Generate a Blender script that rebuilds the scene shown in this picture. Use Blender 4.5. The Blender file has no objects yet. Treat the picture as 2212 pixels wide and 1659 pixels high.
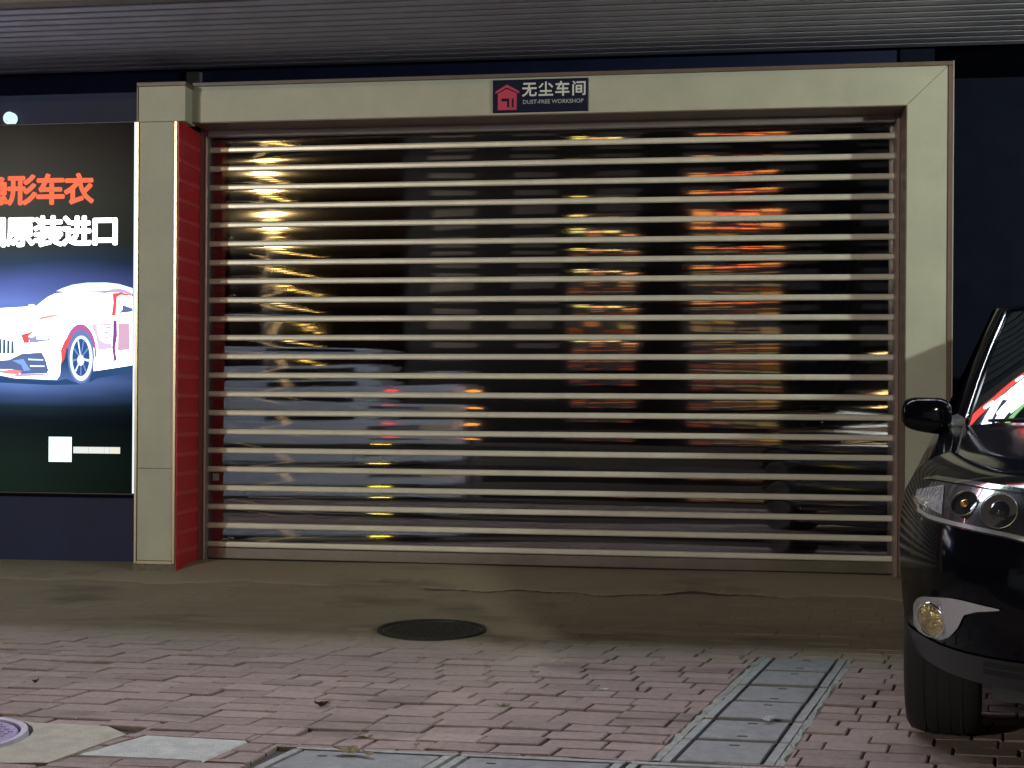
import bpy, bmesh, math, random
from mathutils import Vector, Matrix
random.seed(7)
S = bpy.context.scene
COL = S.collection
R = math.radians

# ------------------------------------------------------------------ camera
CAM_Y, CAM_Z = -7.69, 1.15
YAW, ROLL = R(7.6), 0.0065
cd = bpy.data.cameras.new('camera')
cam = bpy.data.objects.new('camera', cd); COL.objects.link(cam)
cd.sensor_width = 36.0
cd.lens = 36.0 * 2700 / 2212
cd.shift_y = (875 - 829.5) / 2212
cd.clip_start = 0.05; cd.clip_end = 800
Fv = Vector((-math.sin(YAW), math.cos(YAW), 0)); Rv = Vector((math.cos(YAW), math.sin(YAW), 0)); Uv = Vector((0, 0, 1))
xc = Rv * math.cos(ROLL) + Uv * math.sin(ROLL)
yc = -Rv * math.sin(ROLL) + Uv * math.cos(ROLL)
zc = -Fv
cam.matrix_world = Matrix(((xc.x, yc.x, zc.x, 0), (xc.y, yc.y, zc.y, CAM_Y), (xc.z, yc.z, zc.z, CAM_Z), (0, 0, 0, 1)))
S.camera = cam

# ------------------------------------------------------------------ world: night sky
w = bpy.data.worlds.new('World'); S.world = w; w.use_nodes = True
nt = w.node_tree; nt.nodes.clear()
sky = nt.nodes.new('ShaderNodeTexSky'); sky.sky_type = 'NISHITA'; sky.sun_disc = False
sky.sun_elevation = R(-2.5); sky.sun_rotation = R(0)
bg = nt.nodes.new('ShaderNodeBackground'); bg.inputs[1].default_value = 0.15
wo = nt.nodes.new('ShaderNodeOutputWorld')
nt.links.new(sky.outputs[0], bg.inputs[0]); nt.links.new(bg.outputs[0], wo.inputs[0])

S.view_settings.view_transform = 'Standard'; S.view_settings.look = 'None'
S.view_settings.exposure = 0.0; S.view_settings.gamma = 1.0
S.render.engine = 'CYCLES'
S.cycles.use_denoising = True
S.cycles.max_bounces = 8
S.cycles.sample_clamp_indirect = 6.0
S.cycles.caustics_reflective = False; S.cycles.caustics_refractive = False

# ------------------------------------------------------------------ materials
MATS = {}
def mat(name, col, rough=0.6, metal=0.0, var=0.0, scale=6.0, bump=0.0, bscale=60.0, coat=0.0, spec=0.5, rnd=0.0, col2=None):
    if name in MATS: return MATS[name]
    m = bpy.data.materials.new(name); m.use_nodes = True
    n = m.node_tree.nodes; l = m.node_tree.links
    b = n['Principled BSDF']
    b.inputs['Roughness'].default_value = rough; b.inputs['Metallic'].default_value = metal
    b.inputs['Base Color'].default_value = (*col, 1)
    b.inputs['Specular IOR Level'].default_value = spec
    b.inputs['Coat Weight'].default_value = coat
    b.inputs['Coat Roughness'].default_value = 0.03
    geo = n.new('ShaderNodeNewGeometry')
    out = None
    if var > 0:
        t = n.new('ShaderNodeTexNoise'); t.inputs['Scale'].default_value = scale; t.inputs['Detail'].default_value = 8; t.inputs['Roughness'].default_value = 0.65
        l.new(geo.outputs['Position'], t.inputs['Vector'])
        mx = n.new('ShaderNodeMix'); mx.data_type = 'RGBA'
        c2 = col2 or tuple(c * (1 - var) for c in col)
        c1 = col if col2 else tuple(min(1, c * (1 + var)) for c in col)
        mx.inputs['A'].default_value = (*c1, 1); mx.inputs['B'].default_value = (*c2, 1)
        cr = n.new('ShaderNodeMapRange'); cr.inputs['From Min'].default_value = 0.3; cr.inputs['From Max'].default_value = 0.7
        l.new(t.outputs['Fac'], cr.inputs['Value']); l.new(cr.outputs[0], mx.inputs['Factor'])
        out = mx.outputs['Result']
    if rnd > 0:
        oi = n.new('ShaderNodeObjectInfo')
        hs = n.new('ShaderNodeHueSaturation')
        mr = n.new('ShaderNodeMapRange'); mr.inputs['To Min'].default_value = 1 - rnd; mr.inputs['To Max'].default_value = 1 + rnd
        l.new(oi.outputs['Random'], mr.inputs['Value']); l.new(mr.outputs[0], hs.inputs['Value'])
        if out: l.new(out, hs.inputs['Color'])
        else: hs.inputs['Color'].default_value = (*col, 1)
        out = hs.outputs['Color']
    if out: l.new(out, b.inputs['Base Color'])
    if bump > 0:
        t2 = n.new('ShaderNodeTexNoise'); t2.inputs['Scale'].default_value = bscale; t2.inputs['Detail'].default_value = 6
        l.new(geo.outputs['Position'], t2.inputs['Vector'])
        bp = n.new('ShaderNodeBump'); bp.inputs['Strength'].default_value = bump; bp.inputs['Distance'].default_value = 0.01
        l.new(t2.outputs['Fac'], bp.inputs['Height']); l.new(bp.outputs[0], b.inputs['Normal'])
    MATS[name] = m
    return m

def emit(name, col, strength, sample=True):
    if name in MATS: return MATS[name]
    m = bpy.data.materials.new(name); m.use_nodes = True
    n = m.node_tree.nodes; n.clear()
    e = n.new('ShaderNodeEmission'); e.inputs[0].default_value = (*col, 1); e.inputs[1].default_value = strength
    o = n.new('ShaderNodeOutputMaterial'); m.node_tree.links.new(e.outputs[0], o.inputs[0])
    if not sample: m.cycles.emission_sampling = 'NONE'
    MATS[name] = m
    return m

# ------------------------------------------------------------------ object helpers
def tag(o, label=None, cat=None, group=None, kind=None):
    if label: o['label'] = label
    if cat: o['category'] = cat
    if group: o['group'] = group
    if kind: o['kind'] = kind
    return o
def thing(name, label, cat, loc=(0, 0, 0), rz=0.0, group=None):
    o = bpy.data.objects.new(name, None); COL.objects.link(o)
    o.empty_display_size = 0.1
    o.location = loc; o.rotation_euler = (0, 0, rz)
    return tag(o, label, cat, group)
def absloc(o):
    v = Vector(o.location)
    while o.parent: o = o.parent; v += Vector(o.location)
    return v
def obj(name, bm, m, parent=None, smooth=False, local=False):
    """link a bmesh (world coordinates unless local) as one mesh object under parent"""
    if parent is not None and not local:
        bmesh.ops.translate(bm, verts=bm.verts, vec=-absloc(parent))
    me = bpy.data.meshes.new(name); bm.to_mesh(me); bm.free()
    if smooth:
        for p in me.polygons: p.use_smooth = True
    me.materials.append(m)
    o = bpy.data.objects.new(name, me); COL.objects.link(o)
    o.parent = parent
    return o
def box(x0, x1, y0, y1, z0, z1, bev=0.0, bm=None, seg=1):
    b = bmesh.new()
    bmesh.ops.create_cube(b, size=1)
    for v in b.verts:
        v.co = Vector((x0 + (v.co.x + .5) * (x1 - x0), y0 + (v.co.y + .5) * (y1 - y0), z0 + (v.co.z + .5) * (z1 - z0)))
    if bev > 0:
        bmesh.ops.bevel(b, geom=b.edges[:], offset=bev, segments=seg, affect='EDGES', clamp_overlap=True)
    if bm is None: return b
    me = bpy.data.meshes.new('tmp'); b.to_mesh(me); b.free(); bm.from_mesh(me); bpy.data.meshes.remove(me)
    return bm
def prism(pts, z0, z1, bm=None, bev=0.0):
    """vertical prism from an xy polygon"""
    b = bm or bmesh.new()
    lo = [b.verts.new((p[0], p[1], z0)) for p in pts]
    if bev > 0:
        cx = sum(p[0] for p in pts) / len(pts); cy = sum(p[1] for p in pts) / len(pts)
        def ins(p):
            d = Vector((cx - p[0], cy - p[1])); L = d.length or 1
            return Vector((p[0], p[1])) + d / L * bev * 1.4
        hi = [b.verts.new((p[0], p[1], z1 - bev)) for p in pts]
        tp = [b.verts.new((*ins(p), z1)) for p in pts]
        rings = [lo, hi, tp]
    else:
        tp = [b.verts.new((p[0], p[1], z1)) for p in pts]; rings = [lo, tp]
    n = len(pts)
    for a, c in zip(rings, rings[1:]):
        for i in range(n):
            b.faces.new((a[i], a[(i + 1) % n], c[(i + 1) % n], c[i]))
    b.faces.new(rings[-1]); b.faces.new(list(reversed(lo)))
    bmesh.ops.recalc_face_normals(b, faces=b.faces)
    return b
def vplate(pts, y_front, y_back, bm=None):
    """plate standing in an xz plane: polygon of (x, z) given thickness along y"""
    b = bm or bmesh.new()
    f = [b.verts.new((p[0], y_front, p[1])) for p in pts]; k = [b.verts.new((p[0], y_back, p[1])) for p in pts]
    n = len(pts)
    fs = [b.faces.new(f), b.faces.new(list(reversed(k)))]
    for i in range(n): fs.append(b.faces.new((f[i], k[i], k[(i + 1) % n], f[(i + 1) % n])))
    bmesh.ops.recalc_face_normals(b, faces=fs)
    return b
def tube(path, r, seg=8, bm=None, cap=True):
    b = bm or bmesh.new(); rings = []
    path = [Vector(p) for p in path]
    rr = r if isinstance(r, (list, tuple)) else [r] * len(path)
    for i, p in enumerate(path):
        d = (path[min(i + 1, len(path) - 1)] - path[max(i - 1, 0)]).normalized()
        a = d.cross(Vector((0, 0, 1)) if abs(d.z) < .9 else Vector((1, 0, 0))).normalized(); c = d.cross(a)
        rings.append([b.verts.new(p + (a * math.cos(t) + c * math.sin(t)) * rr[i]) for t in (2 * math.pi * k / seg for k in range(seg))])
    for u, v in zip(rings, rings[1:]):
        for k in range(seg): b.faces.new((u[k], u[(k + 1) % seg], v[(k + 1) % seg], v[k]))
    if cap: b.faces.new(list(reversed(rings[0]))); b.faces.new(rings[-1])
    return b
def lathe(profile, axis='z', seg=32, center=(0, 0, 0), bm=None):
    """profile of (radius, height) revolved round an axis"""
    b = bm or bmesh.new(); rings = []
    for r_, h in profile:
        ring = []
        for k in range(seg):
            t = 2 * math.pi * k / seg; a, c = r_ * math.cos(t), r_ * math.sin(t)
            p = {'z': (a, c, h), 'x': (h, a, c), 'y': (a, h, c)}[axis]
            ring.append(b.verts.new(Vector(p) + Vector(center)))
        rings.append(ring)
    for u, v in zip(rings, rings[1:]):
        for k in range(seg): b.faces.new((u[k], u[(k + 1) % seg], v[(k + 1) % seg], v[k]))
    if profile[0][0] > 1e-6: b.faces.new(rings[0])
    if profile[-1][0] > 1e-6: b.faces.new(rings[-1])
    bmesh.ops.remove_doubles(b, verts=b.verts, dist=1e-6)
    bmesh.ops.recalc_face_normals(b, faces=b.faces)
    return b
def grid(fn, nu, nv, bm=None, thick=0.0):
    b = bm or bmesh.new()
    vs = [[b.verts.new(fn(i / nu, j / nv)) for j in range(nv + 1)] for i in range(nu + 1)]
    for i in range(nu):
        for j in range(nv): b.faces.new((vs[i][j], vs[i + 1][j], vs[i + 1][j + 1], vs[i][j + 1]))
    return b
def text_bm(s, size, bold, depth, loc, rot=(R(90), 0, 0), align='LEFT', flip=False, heavy=0.0):
    cu = bpy.data.curves.new('text', 'FONT'); cu.body = s; cu.size = size; cu.offset = bold; cu.extrude = depth
    cu.align_x = align; cu.resolution_u = 3
    o = bpy.data.objects.new('text', cu); COL.objects.link(o)
    bpy.context.view_layer.update()
    me = bpy.data.meshes.new_from_object(o.evaluated_get(bpy.context.evaluated_depsgraph_get()))
    b = bmesh.new(); b.from_mesh(me)
    from mathutils import Euler
    M = Matrix.Translation(loc) @ Euler(rot).to_matrix().to_4x4()
    if flip: M = M @ Matrix.Diagonal((-1, 1, 1, 1))
    if heavy > 0:                                     # bold: overlapping copies fanned out round the glyph
        me0 = bpy.data.meshes.new('t'); b.to_mesh(me0); b.clear()
        for k in range(9):
            t_ = 2 * math.pi * k / 8
            n0 = len(b.verts); b.from_mesh(me0); b.verts.ensure_lookup_table()
            d_ = (0, 0, 0) if k == 8 else (heavy * math.cos(t_), heavy * math.sin(t_), -.0002 * (k + 1))
            bmesh.ops.translate(b, verts=b.verts[n0:], vec=d_)
        bpy.data.meshes.remove(me0)
    b.transform(M)
    bpy.data.objects.remove(o); bpy.data.curves.remove(cu); bpy.data.meshes.remove(me)
    return b

def ramp(y):
    t = min(1, max(0, (y + 1.25) / 1.2))
    return .15 * t * t * (3 - 2 * t)

# projection used only to rank the pavers by size in view
def proj(x, y, z):
    v = Vector((x, y - CAM_Y, z - CAM_Z)); d = v.dot(Fv)
    return 1106 + 2700 * v.dot(xc) / d, 875 - 2700 * v.dot(yc) / d, d

# ------------------------------------------------------------------ setting: ground
M_asphalt = mat('asphalt', (.05, .05, .055), .8, var=.3, scale=3, bump=.4, bscale=200)
road = tag(obj('road', grid(lambda u, v: Vector((-160 + 320 * u, -200 + 194.6 * v, -.12)), 4, 4), M_asphalt), kind='structure')

def ground_material(name, c1, c2, dust, z_soft=.45):
    """pavers or concrete: noise variation plus drifts of tan dust lying nearer the doorway"""
    m = mat(name, c1, .85, var=.01, scale=5, bump=.5, bscale=170)
    n = m.node_tree.nodes; l = m.node_tree.links; b = n['Principled BSDF']
    geo = n.new('ShaderNodeNewGeometry'); sep = n.new('ShaderNodeSeparateXYZ'); l.new(geo.outputs['Position'], sep.inputs[0])
    t = n.new('ShaderNodeTexNoise'); t.inputs['Scale'].default_value = 30; t.inputs['Detail'].default_value = 10; t.inputs['Roughness'].default_value = .7
    l.new(geo.outputs['Position'], t.inputs['Vector'])
    mx = n.new('ShaderNodeMix'); mx.data_type = 'RGBA'; mx.inputs['A'].default_value = (*c1, 1); mx.inputs['B'].default_value = (*c2, 1)
    mr0 = n.new('ShaderNodeMapRange'); mr0.inputs['From Min'].default_value = .35; mr0.inputs['From Max'].default_value = .65
    l.new(t.outputs['Fac'], mr0.inputs['Value']); l.new(mr0.outputs[0], mx.inputs['Factor'])
    oi = n.new('ShaderNodeObjectInfo'); hs = n.new('ShaderNodeHueSaturation')
    mr = n.new('ShaderNodeMapRange'); mr.inputs['To Min'].default_value = .85; mr.inputs['To Max'].default_value = 1.15
    l.new(oi.outputs['Random'], mr.inputs['Value']); l.new(mr.outputs[0], hs.inputs['Value']); l.new(mx.outputs['Result'], hs.inputs['Color'])
    # dust: more of it towards the door, broken up by large noise
    t2 = n.new('ShaderNodeTexNoise'); t2.inputs['Scale'].default_value = 1.6; t2.inputs['Detail'].default_value = 9; t2.inputs['Roughness'].default_value = .7
    l.new(geo.outputs['Position'], t2.inputs['Vector'])
    a = n.new('ShaderNodeMapRange'); a.inputs['From Min'].default_value = -2.3; a.inputs['From Max'].default_value = -1.55
    a.inputs['To Min'].default_value = -.2; a.inputs['To Max'].default_value = .55
    l.new(sep.outputs['Y'], a.inputs['Value'])
    ad = n.new('ShaderNodeMath'); ad.operation = 'ADD'; l.new(a.outputs[0], ad.inputs[0]); l.new(t2.outputs['Fac'], ad.inputs[1])
    mr2 = n.new('ShaderNodeMapRange'); mr2.inputs['From Min'].default_value = .5; mr2.inputs['From Max'].default_value = .95; mr2.inputs['To Max'].default_value = .9
    l.new(ad.outputs[0], mr2.inputs['Value'])
    mx2 = n.new('ShaderNodeMix'); mx2.data_type = 'RGBA'; mx2.inputs['B'].default_value = (*dust, 1)
    l.new(hs.outputs['Color'], mx2.inputs['A']); l.new(mr2.outputs[0], mx2.inputs['Factor'])
    # dark stains
    t3 = n.new('ShaderNodeTexNoise'); t3.inputs['Scale'].default_value = 2.3; t3.inputs['Detail'].default_value = 5
    mp = n.new('ShaderNodeMapping'); mp.inputs['Location'].default_value = (3.1, 7.7, 0); mp.inputs['Scale'].default_value = (.6, 1.6, 1)
    l.new(geo.outputs['Position'], mp.inputs['Vector']); l.new(mp.outputs[0], t3.inputs['Vector'])
    mr3 = n.new('ShaderNodeMapRange'); mr3.inputs['From Min'].default_value = .56; mr3.inputs['From Max'].default_value = .75; mr3.inputs['To Min'].default_value = 1; mr3.inputs['To Max'].default_value = .5
    l.new(t3.outputs['Fac'], mr3.inputs['Value'])
    hs2 = n.new('ShaderNodeHueSaturation'); l.new(mx2.outputs['Result'], hs2.inputs['Color']); l.new(mr3.outputs[0], hs2.inputs['Value'])
    l.new(hs2.outputs['Color'], b.inputs['Base Color'])
    return m
DUST = (.31, .272, .205)
M_brick = ground_material('red_paver', (.295, .224, .206), (.215, .166, .154), DUST)
M_bed = ground_material('joint_sand', (.045, .038, .036), (.03, .026, .024), DUST)
M_conc = ground_material('apron_concrete', (.34, .30, .23), (.25, .222, .172), (.36, .32, .245))
M_slab = mat('pale_concrete', (.40, .41, .39), .85, var=.22, scale=14, bump=.5, bscale=120)
M_cover = mat('cover_concrete', (.215, .222, .225), .8, var=.2, scale=18, bump=.5, bscale=150)
M_coverframe = mat('cover_frame_steel', (.25, .262, .26), .65, var=.25, scale=25, bump=.4, bscale=120)
M_mortar = mat('ragged_mortar', (.26, .27, .245), .9, var=.3, scale=22, bump=.8, bscale=70)
M_gap = mat('dark_gap', (.01, .01, .01), .9)
M_iron = mat('manhole_iron', (.022, .021, .023), .6, metal=.3, var=.3, scale=30, bump=.6, bscale=90)

PX0, PX1, PY0 = -7.0, 8.0, -5.3
pave = tag(obj('pavement', grid(lambda u, v: (lambda x, y: Vector((x, y, ramp(y) - .016 + .0158 * min(1, max(0, (y + 2.1) / .5)))))(PX0 + (PX1 - PX0) * u, PY0 + (.3 - PY0) * v), 2, 60), M_bed), kind='structure')
kerb = tag(obj('kerb', box(PX0, PX1, PY0 - .15, PY0 - .002, -.2, .004, .01), M_slab), kind='structure')
APY = -.60
def apron_fn(u, v):
    x = -6.9 + 14.8 * u
    edge = APY + .03 * math.sin(x * 2.3) + .025 * math.sin(x * 7.1 + 1) + .012 * math.sin(x * 19)
    y = edge + (1.6 - edge) * v ** 1.5
    return Vector((x, y, ramp(y) + (.002 if v > 0 else -.004) + .002 * math.sin(x * 3.1 + y * 5)))
apron = tag(obj('concrete_apron', grid(apron_fn, 140, 24), M_conc, smooth=True), kind='structure')

rs_ = random.Random(21); RVs, RFs = [], []
for k in range(161):                                  # dirt packed into the seam between apron and pavers
    x = -1.45 + 2.0 * k / 160
    e = APY + .03 * math.sin(x * 2.3) + .025 * math.sin(x * 7.1 + 1) + .012 * math.sin(x * 19)
    wd = .001 + .030 * max(0, math.sin(x * 5.3 + .5) * math.sin(x * 2.7 + 2.2)) * min(1, k / 20, (160 - k) / 20) + rs_.uniform(0, .008)
    for yy in (e - .003 - wd * .5, e + wd): RVs.append((x, yy, ramp(yy) + .0062))
    if k: RFs.append((2 * k - 2, 2 * k, 2 * k + 1, 2 * k - 1))
sme = bpy.data.meshes.new('dirt_seam'); sme.from_pydata(RVs, [], RFs); sme.materials.append(mat('seam_dirt', (.07, .062, .05), .95, var=.5, scale=30))
sob = bpy.data.objects.new('dirt_seam', sme); COL.objects.link(sob); tag(sob, kind='structure')
# holes in the paving: (polygons kept clear of bricks)
SK = .26                                            # the courses run along the wall, cross joints lean
def sk(x, y): return (x + SK * (y + 3.615), y)
DR_L, DR_R = -.092, .338                             # drain run (unskewed x at y = -3.615)
DR_Y0, DR_Y1 = -3.615, -1.845
CV_Y0, CV_Y1 = -3.92, -3.625
MH = (-1.24, -1.425, .285)
def inhole(poly):
    return None
def clip(poly, a, b, c):
    """keep the part with a*x+b*y+c >= 0"""
    out = []
    for i in range(len(poly)):
        p, q = poly[i], poly[(i + 1) % len(poly)]
        dp, dq = a * p[0] + b * p[1] + c, a * q[0] + b * q[1] + c
        if dp >= 0: out.append(p)
        if (dp >= 0) != (dq >= 0):
            t = dp / (dp - dq); out.append((p[0] + t * (q[0] - p[0]), p[1] + t * (q[1] - p[1])))
    return out
def area(p): return abs(sum(p[i][0] * p[(i + 1) % len(p)][1] - p[(i + 1) % len(p)][0] * p[i][1] for i in range(len(p)))) / 2
def half(p0, p1):      # half plane left of p0->p1
    a, b = -(p1[1] - p0[1]), p1[0] - p0[0]
    return a, b, -(a * p0[0] + b * p0[1])
def subtract(polys, hole):
    """subtract a convex counter-clockwise hole from convex polygons"""
    res = []
    for poly in polys:
        rest = poly
        for i in range(len(hole)):
            rest = clip(rest, *half(hole[i], hole[(i + 1) % len(hole)]))
            if len(rest) < 3: break
        if len(rest) < 3 or area(rest) < 1e-6: res.append(poly); continue
        rest = poly
        for i in range(len(hole)):
            a, b, c = half(hole[i], hole[(i + 1) % len(hole)])
            outp = clip(rest, -a, -b, -c)
            if len(outp) > 2 and area(outp) > 2e-4: res.append(outp)
            rest = clip(rest, a, b, c)
            if len(rest) < 3: break
    return res
holes = [
    [sk(DR_L, DR_Y0), sk(DR_R, DR_Y0), sk(DR_R, DR_Y1), sk(DR_L, DR_Y1)],
    [(-1.37, CV_Y0), (3.08, CV_Y0), (3.15, CV_Y1), (-1.33, CV_Y1)],
    [(-3.3, -3.97), (-1.985, -3.97), (-1.86, -3.47), (-3.2, -3.43)],
    [(-1.95, -3.85), (-1.50, -3.85), (-1.44, -3.575), (-1.83, -3.56)],
    [(MH[0] + (MH[2] + .02) * math.cos(t), MH[1] + (MH[2] + .02) * math.sin(t)) for t in (2 * math.pi * k / 14 for k in range(14))],
]
BL, BW, GAP = .212, .106, .007
bricks = []
row = 0
y = PY0
rr = random.Random(3)
while y < APY + .12:
    x = PX0 + (row % 2) * BL * .5 + rr.uniform(-.02, .02)
    y_j = rr.uniform(-.002, .002)
    while x < PX1 - BL:
        g = GAP * rr.uniform(.5, 1.5) / 2
        w_ = BL
        if rr.random() < .1: w_ = BL * rr.choice((.5, .75, 1.2))
        q = [sk(x + g, y + g + y_j), sk(x + w_ - g, y + g + y_j), sk(x + w_ - g, y + BW - g), sk(x + g, y + BW - g)]
        ps = [q]
        for h in holes: ps = subtract(ps, h)
        for p in ps: bricks.append(p)
        x += w_
    y += BW; row += 1
ranked = []
for p in bricks:
    cx = sum(a[0] for a in p) / len(p); cy = sum(a[1] for a in p) / len(p)
    u, v, d = proj(cx, cy, ramp(cy))
    inside = -40 < u < 2250 and -20 < v < 1690 and d > 1
    hidden = (u > 1975 and v < 1600)
    ranked.append(((area(p) / d ** 3 if inside and not hidden and area(p) > .004 else -1), p))
ranked.sort(key=lambda t: -t[0])
def brick_z(p, rnd):
    return [ramp(a[1]) + rnd for a in p]
RV, RF = [], []
for i, (sc, p) in enumerate(ranked):
    cx = sum(a[0] for a in p) / len(p); cy = sum(a[1] for a in p) / len(p)
    dz = rr.gauss(0, .0022) if rr.random() < .93 else rr.uniform(-.007, .005)
    if cy > -1.9: dz *= .35
    tx, ty = rr.gauss(0, .012), rr.gauss(0, .012)
    if cy > -1.9: tx *= .3; ty *= .3
    if sc > 0 and i < 300:
        b = prism([(a[0] - cx, a[1] - cy) for a in p], -.05, 0, bev=.004)
        o = obj('brick', b, M_brick, None)
        o.parent = pave
        o.location = (cx, cy, ramp(cy) + dz); sl = math.atan2(ramp(cy + .05) - ramp(cy - .05), .1)
        o.rotation_euler = (tx + sl, ty, 0)
    else:
        rv = []
        for lev, ins in ((-.04, 0), (-.004, 0), (0, .0055)):
            for a in p:
                d = Vector((cx - a[0], cy - a[1])); d = d / (d.length or 1) * ins
                rv.append((a[0] + d.x, a[1] + d.y, lev + ramp(a[1]) + dz + tx * (a[1] - cy) + ty * (a[0] - cx)))
        n_ = len(p); o_ = len(RV); RV += rv
        for lv in (0, 1):
            for j in range(n_): RF.append((o_ + lv * n_ + j, o_ + lv * n_ + (j + 1) % n_, o_ + (lv + 1) * n_ + (j + 1) % n_, o_ + (lv + 1) * n_ + j))
        RF.append(tuple(range(o_ + 2 * n_, o_ + 3 * n_)))
rme = bpy.data.meshes.new('brick_field'); rme.from_pydata(RV, [], RF); rme.materials.append(M_brick)
bf = bpy.data.objects.new('brick_field', rme); COL.objects.link(bf); bf.parent = pave; tag(bf, kind='stuff')

# drain run: ragged mortar borders, then one lifting cover after another
def ragged(x0, x1, seed):
    r2 = random.Random(seed); L = []; Rr = []
    n = 46
    for k in range(n + 1):
        yy = DR_Y0 + .005 + (DR_Y1 - DR_Y0 - .01) * k / n
        L.append((x0 + r2.uniform(-.012, .012), yy)); Rr.append((x1, yy))
    b = bmesh.new(); vs = []
    for (a, yy), (c, _) in zip(L, Rr):
        cols = [a, a + (c - a) * .35, a + (c - a) * .7, c]
        vs.append([b.verts.new((*sk(q, yy), ramp(yy) + (-.012 if j == 0 else -.001 + r2.uniform(-.004, .003)))) for j, q in enumerate(cols)])
    for u, v in zip(vs, vs[1:]):
        for j in range(3): b.faces.new((u[j], u[j + 1], v[j + 1], v[j]))
    bmesh.ops.recalc_face_normals(b, faces=b.faces)
    return b
mb = obj('mortar_border', ragged(DR_L - .005, -.057, 1), M_mortar, None); mb.parent = pave
b2 = ragged(DR_R + .005, .309, 2); mb2 = obj('mortar_border', b2, M_mortar, None); mb2.parent = pave
names = ['nearest the camera of the skewed drain run', 'second from the camera in the drain run, tissue scrap on it', 'third from the camera in the skewed drain run', 'fourth from the camera in the skewed drain run', 'fifth from the camera in the skewed drain run', 'farthest of the drain run, half in shadow']
def skbox(x0, x1, y0, y1, z0, z1, bev=.003):
    return prism([sk(x0, y0), sk(x1, y0), sk(x1, y1), sk(x0, y1)], z0, z1, bev=bev)
for k in range(6):
    y0 = DR_Y0 + .008 + k * .296; y1 = y0 + .280
    if y1 > DR_Y1 - .002: y1 = DR_Y1 - .004
    cx, cy = sk(.135, (y0 + y1) / 2)
    t = thing('drain_cover', 'grey drain cover, ' + names[k], 'drain cover', (cx, cy, 0), group='covers of the skewed drain run')
    zz = .0 + random.uniform(-.003, .003)
    obj('gap', skbox(-.055, .307, y0, y1, -.05, zz - .011, 0), M_gap, t)
    obj('frame_rail', skbox(-.054, -.022, y0, y1, -.05, zz + .001), M_coverframe, t)
    obj('frame_rail', skbox(.273, .306, y0, y1, -.05, zz + .001), M_coverframe, t)
    obj('panel', skbox(-.008, .259, y0 + .012, y1 - .012, -.05, zz + .002), M_cover, t)
    for yy in ((y0 + .05, y1 - .05) if k % 2 else (y1 - .06,)):
        obj('lifting_slot', skbox(.118, .152, yy - .006, yy + .006, -.01, zz + .0028, 0), M_gap, t)

# covers along the bottom edge
cnames = ['first cover from the left in the front row, dry leaves on it', 'second cover from the left in the front row', 'third cover from the left in the front row, beside the drain run', 'fourth cover in the front row, below the drain run', 'fifth cover in the front row, near the black car', 'sixth cover in the front row, before the black car', 'seventh cover in the front row, before the black car', 'last cover of the front row, at its right end']
xx = -1.335
for k in range(8):
    x0, x1 = xx + .006, xx + .545; xx = x1 + .012
    y0, y1 = CV_Y0 + .006, CV_Y1 - .008
    def q4(a, b_, c, d_, z0, z1, bev=.003): return prism([(a + SK * (c - y0), c), (b_ + SK * (c - y0), c), (b_ + SK * (d_ - y0), d_), (a + SK * (d_ - y0), d_)], z0, z1, bev=bev)
    t = thing('utility_cover', 'pale utility cover, ' + cnames[k], 'utility cover', ((x0 + x1) / 2, (y0 + y1) / 2, 0), group='utility covers in the front row')
    obj('gap', q4(x0, x1, y0, y1, -.05, -.012, 0), M_gap, t)
    for a, b_, c, d_ in ((x0, x1, y1 - .026, y1), (x0, x1, y0, y0 + .026), (x0, x0 + .03, y0 + .0275, y1 - .0275), (x1 - .03, x1, y0 + .0275, y1 - .0275)):
        obj('frame_rail', q4(a, b_, c, d_, -.05, .002), M_coverframe, t)
    obj('panel', q4(x0 + .042, x1 - .042, y0 + .036, y1 - .038, -.05, .001), M_cover, t)
    obj('lifting_slot', q4(x0 + .12, x0 + .15, y1 - .10, y1 - .09, -.01, .002, 0), M_gap, t)
tag(obj('mortar_strip', prism([(-1.36, CV_Y1 - .007), (3.1, CV_Y1 - .007), (3.1, CV_Y1 + .0), (-1.34, CV_Y1 + .0)], -.05, -.001), M_mortar), kind='structure')

# concrete patch, slab with the round purple cover, dark manhole by the door
sl = thing('paving_slab', 'whitish weathered concrete slab set into the bricks, left of the front covers', 'slab', (-1.68, -3.7, 0))
obj('slab', prism([(-1.94, -3.84), (-1.51, -3.84), (-1.45, -3.585), (-1.82, -3.57)], -.05, .001, bev=.006), M_slab, sl)
sl2 = thing('paving_slab', 'cream concrete surround of the round purple cover at the bottom left', 'slab', (-2.6, -3.7, 0))
b = bmesh.new(); n = 28
MC = (-2.47, -3.70, .27)
outer = [(-3.28, -3.96), (-1.995, -3.96), (-1.87, -3.48), (-3.19, -3.44)]
def on_outer(t):
    d = Vector((math.cos(t), math.sin(t))); best = 9
    for i in range(4):
        p, q = Vector(outer[i]) - Vector(MC[:2]), Vector(outer[(i + 1) % 4]) - Vector(MC[:2]); e = q - p
        den = d.x * e.y - d.y * e.x
        if abs(den) < 1e-9: continue
        s_ = (p.x * e.y - p.y * e.x) / den; u_ = (p.x * d.y - p.y * d.x) / den
        if s_ > 0 and -1e-6 <= u_ <= 1 + 1e-6: best = min(best, s_)
    return d * best + Vector(MC[:2])
ri = [b.verts.new((MC[0] + MC[2] * math.cos(2 * math.pi * k / n), MC[1] + MC[2] * math.sin(2 * math.pi * k / n), .002)) for k in range(n)]
ro = [b.verts.new((*on_outer(2 * math.pi * k / n), .000)) for k in range(n)]
rl = [b.verts.new((v.co.x, v.co.y, -.05)) for v in ro]; rd = [b.verts.new((v.co.x, v.co.y, -.04)) for v in ri]
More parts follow.
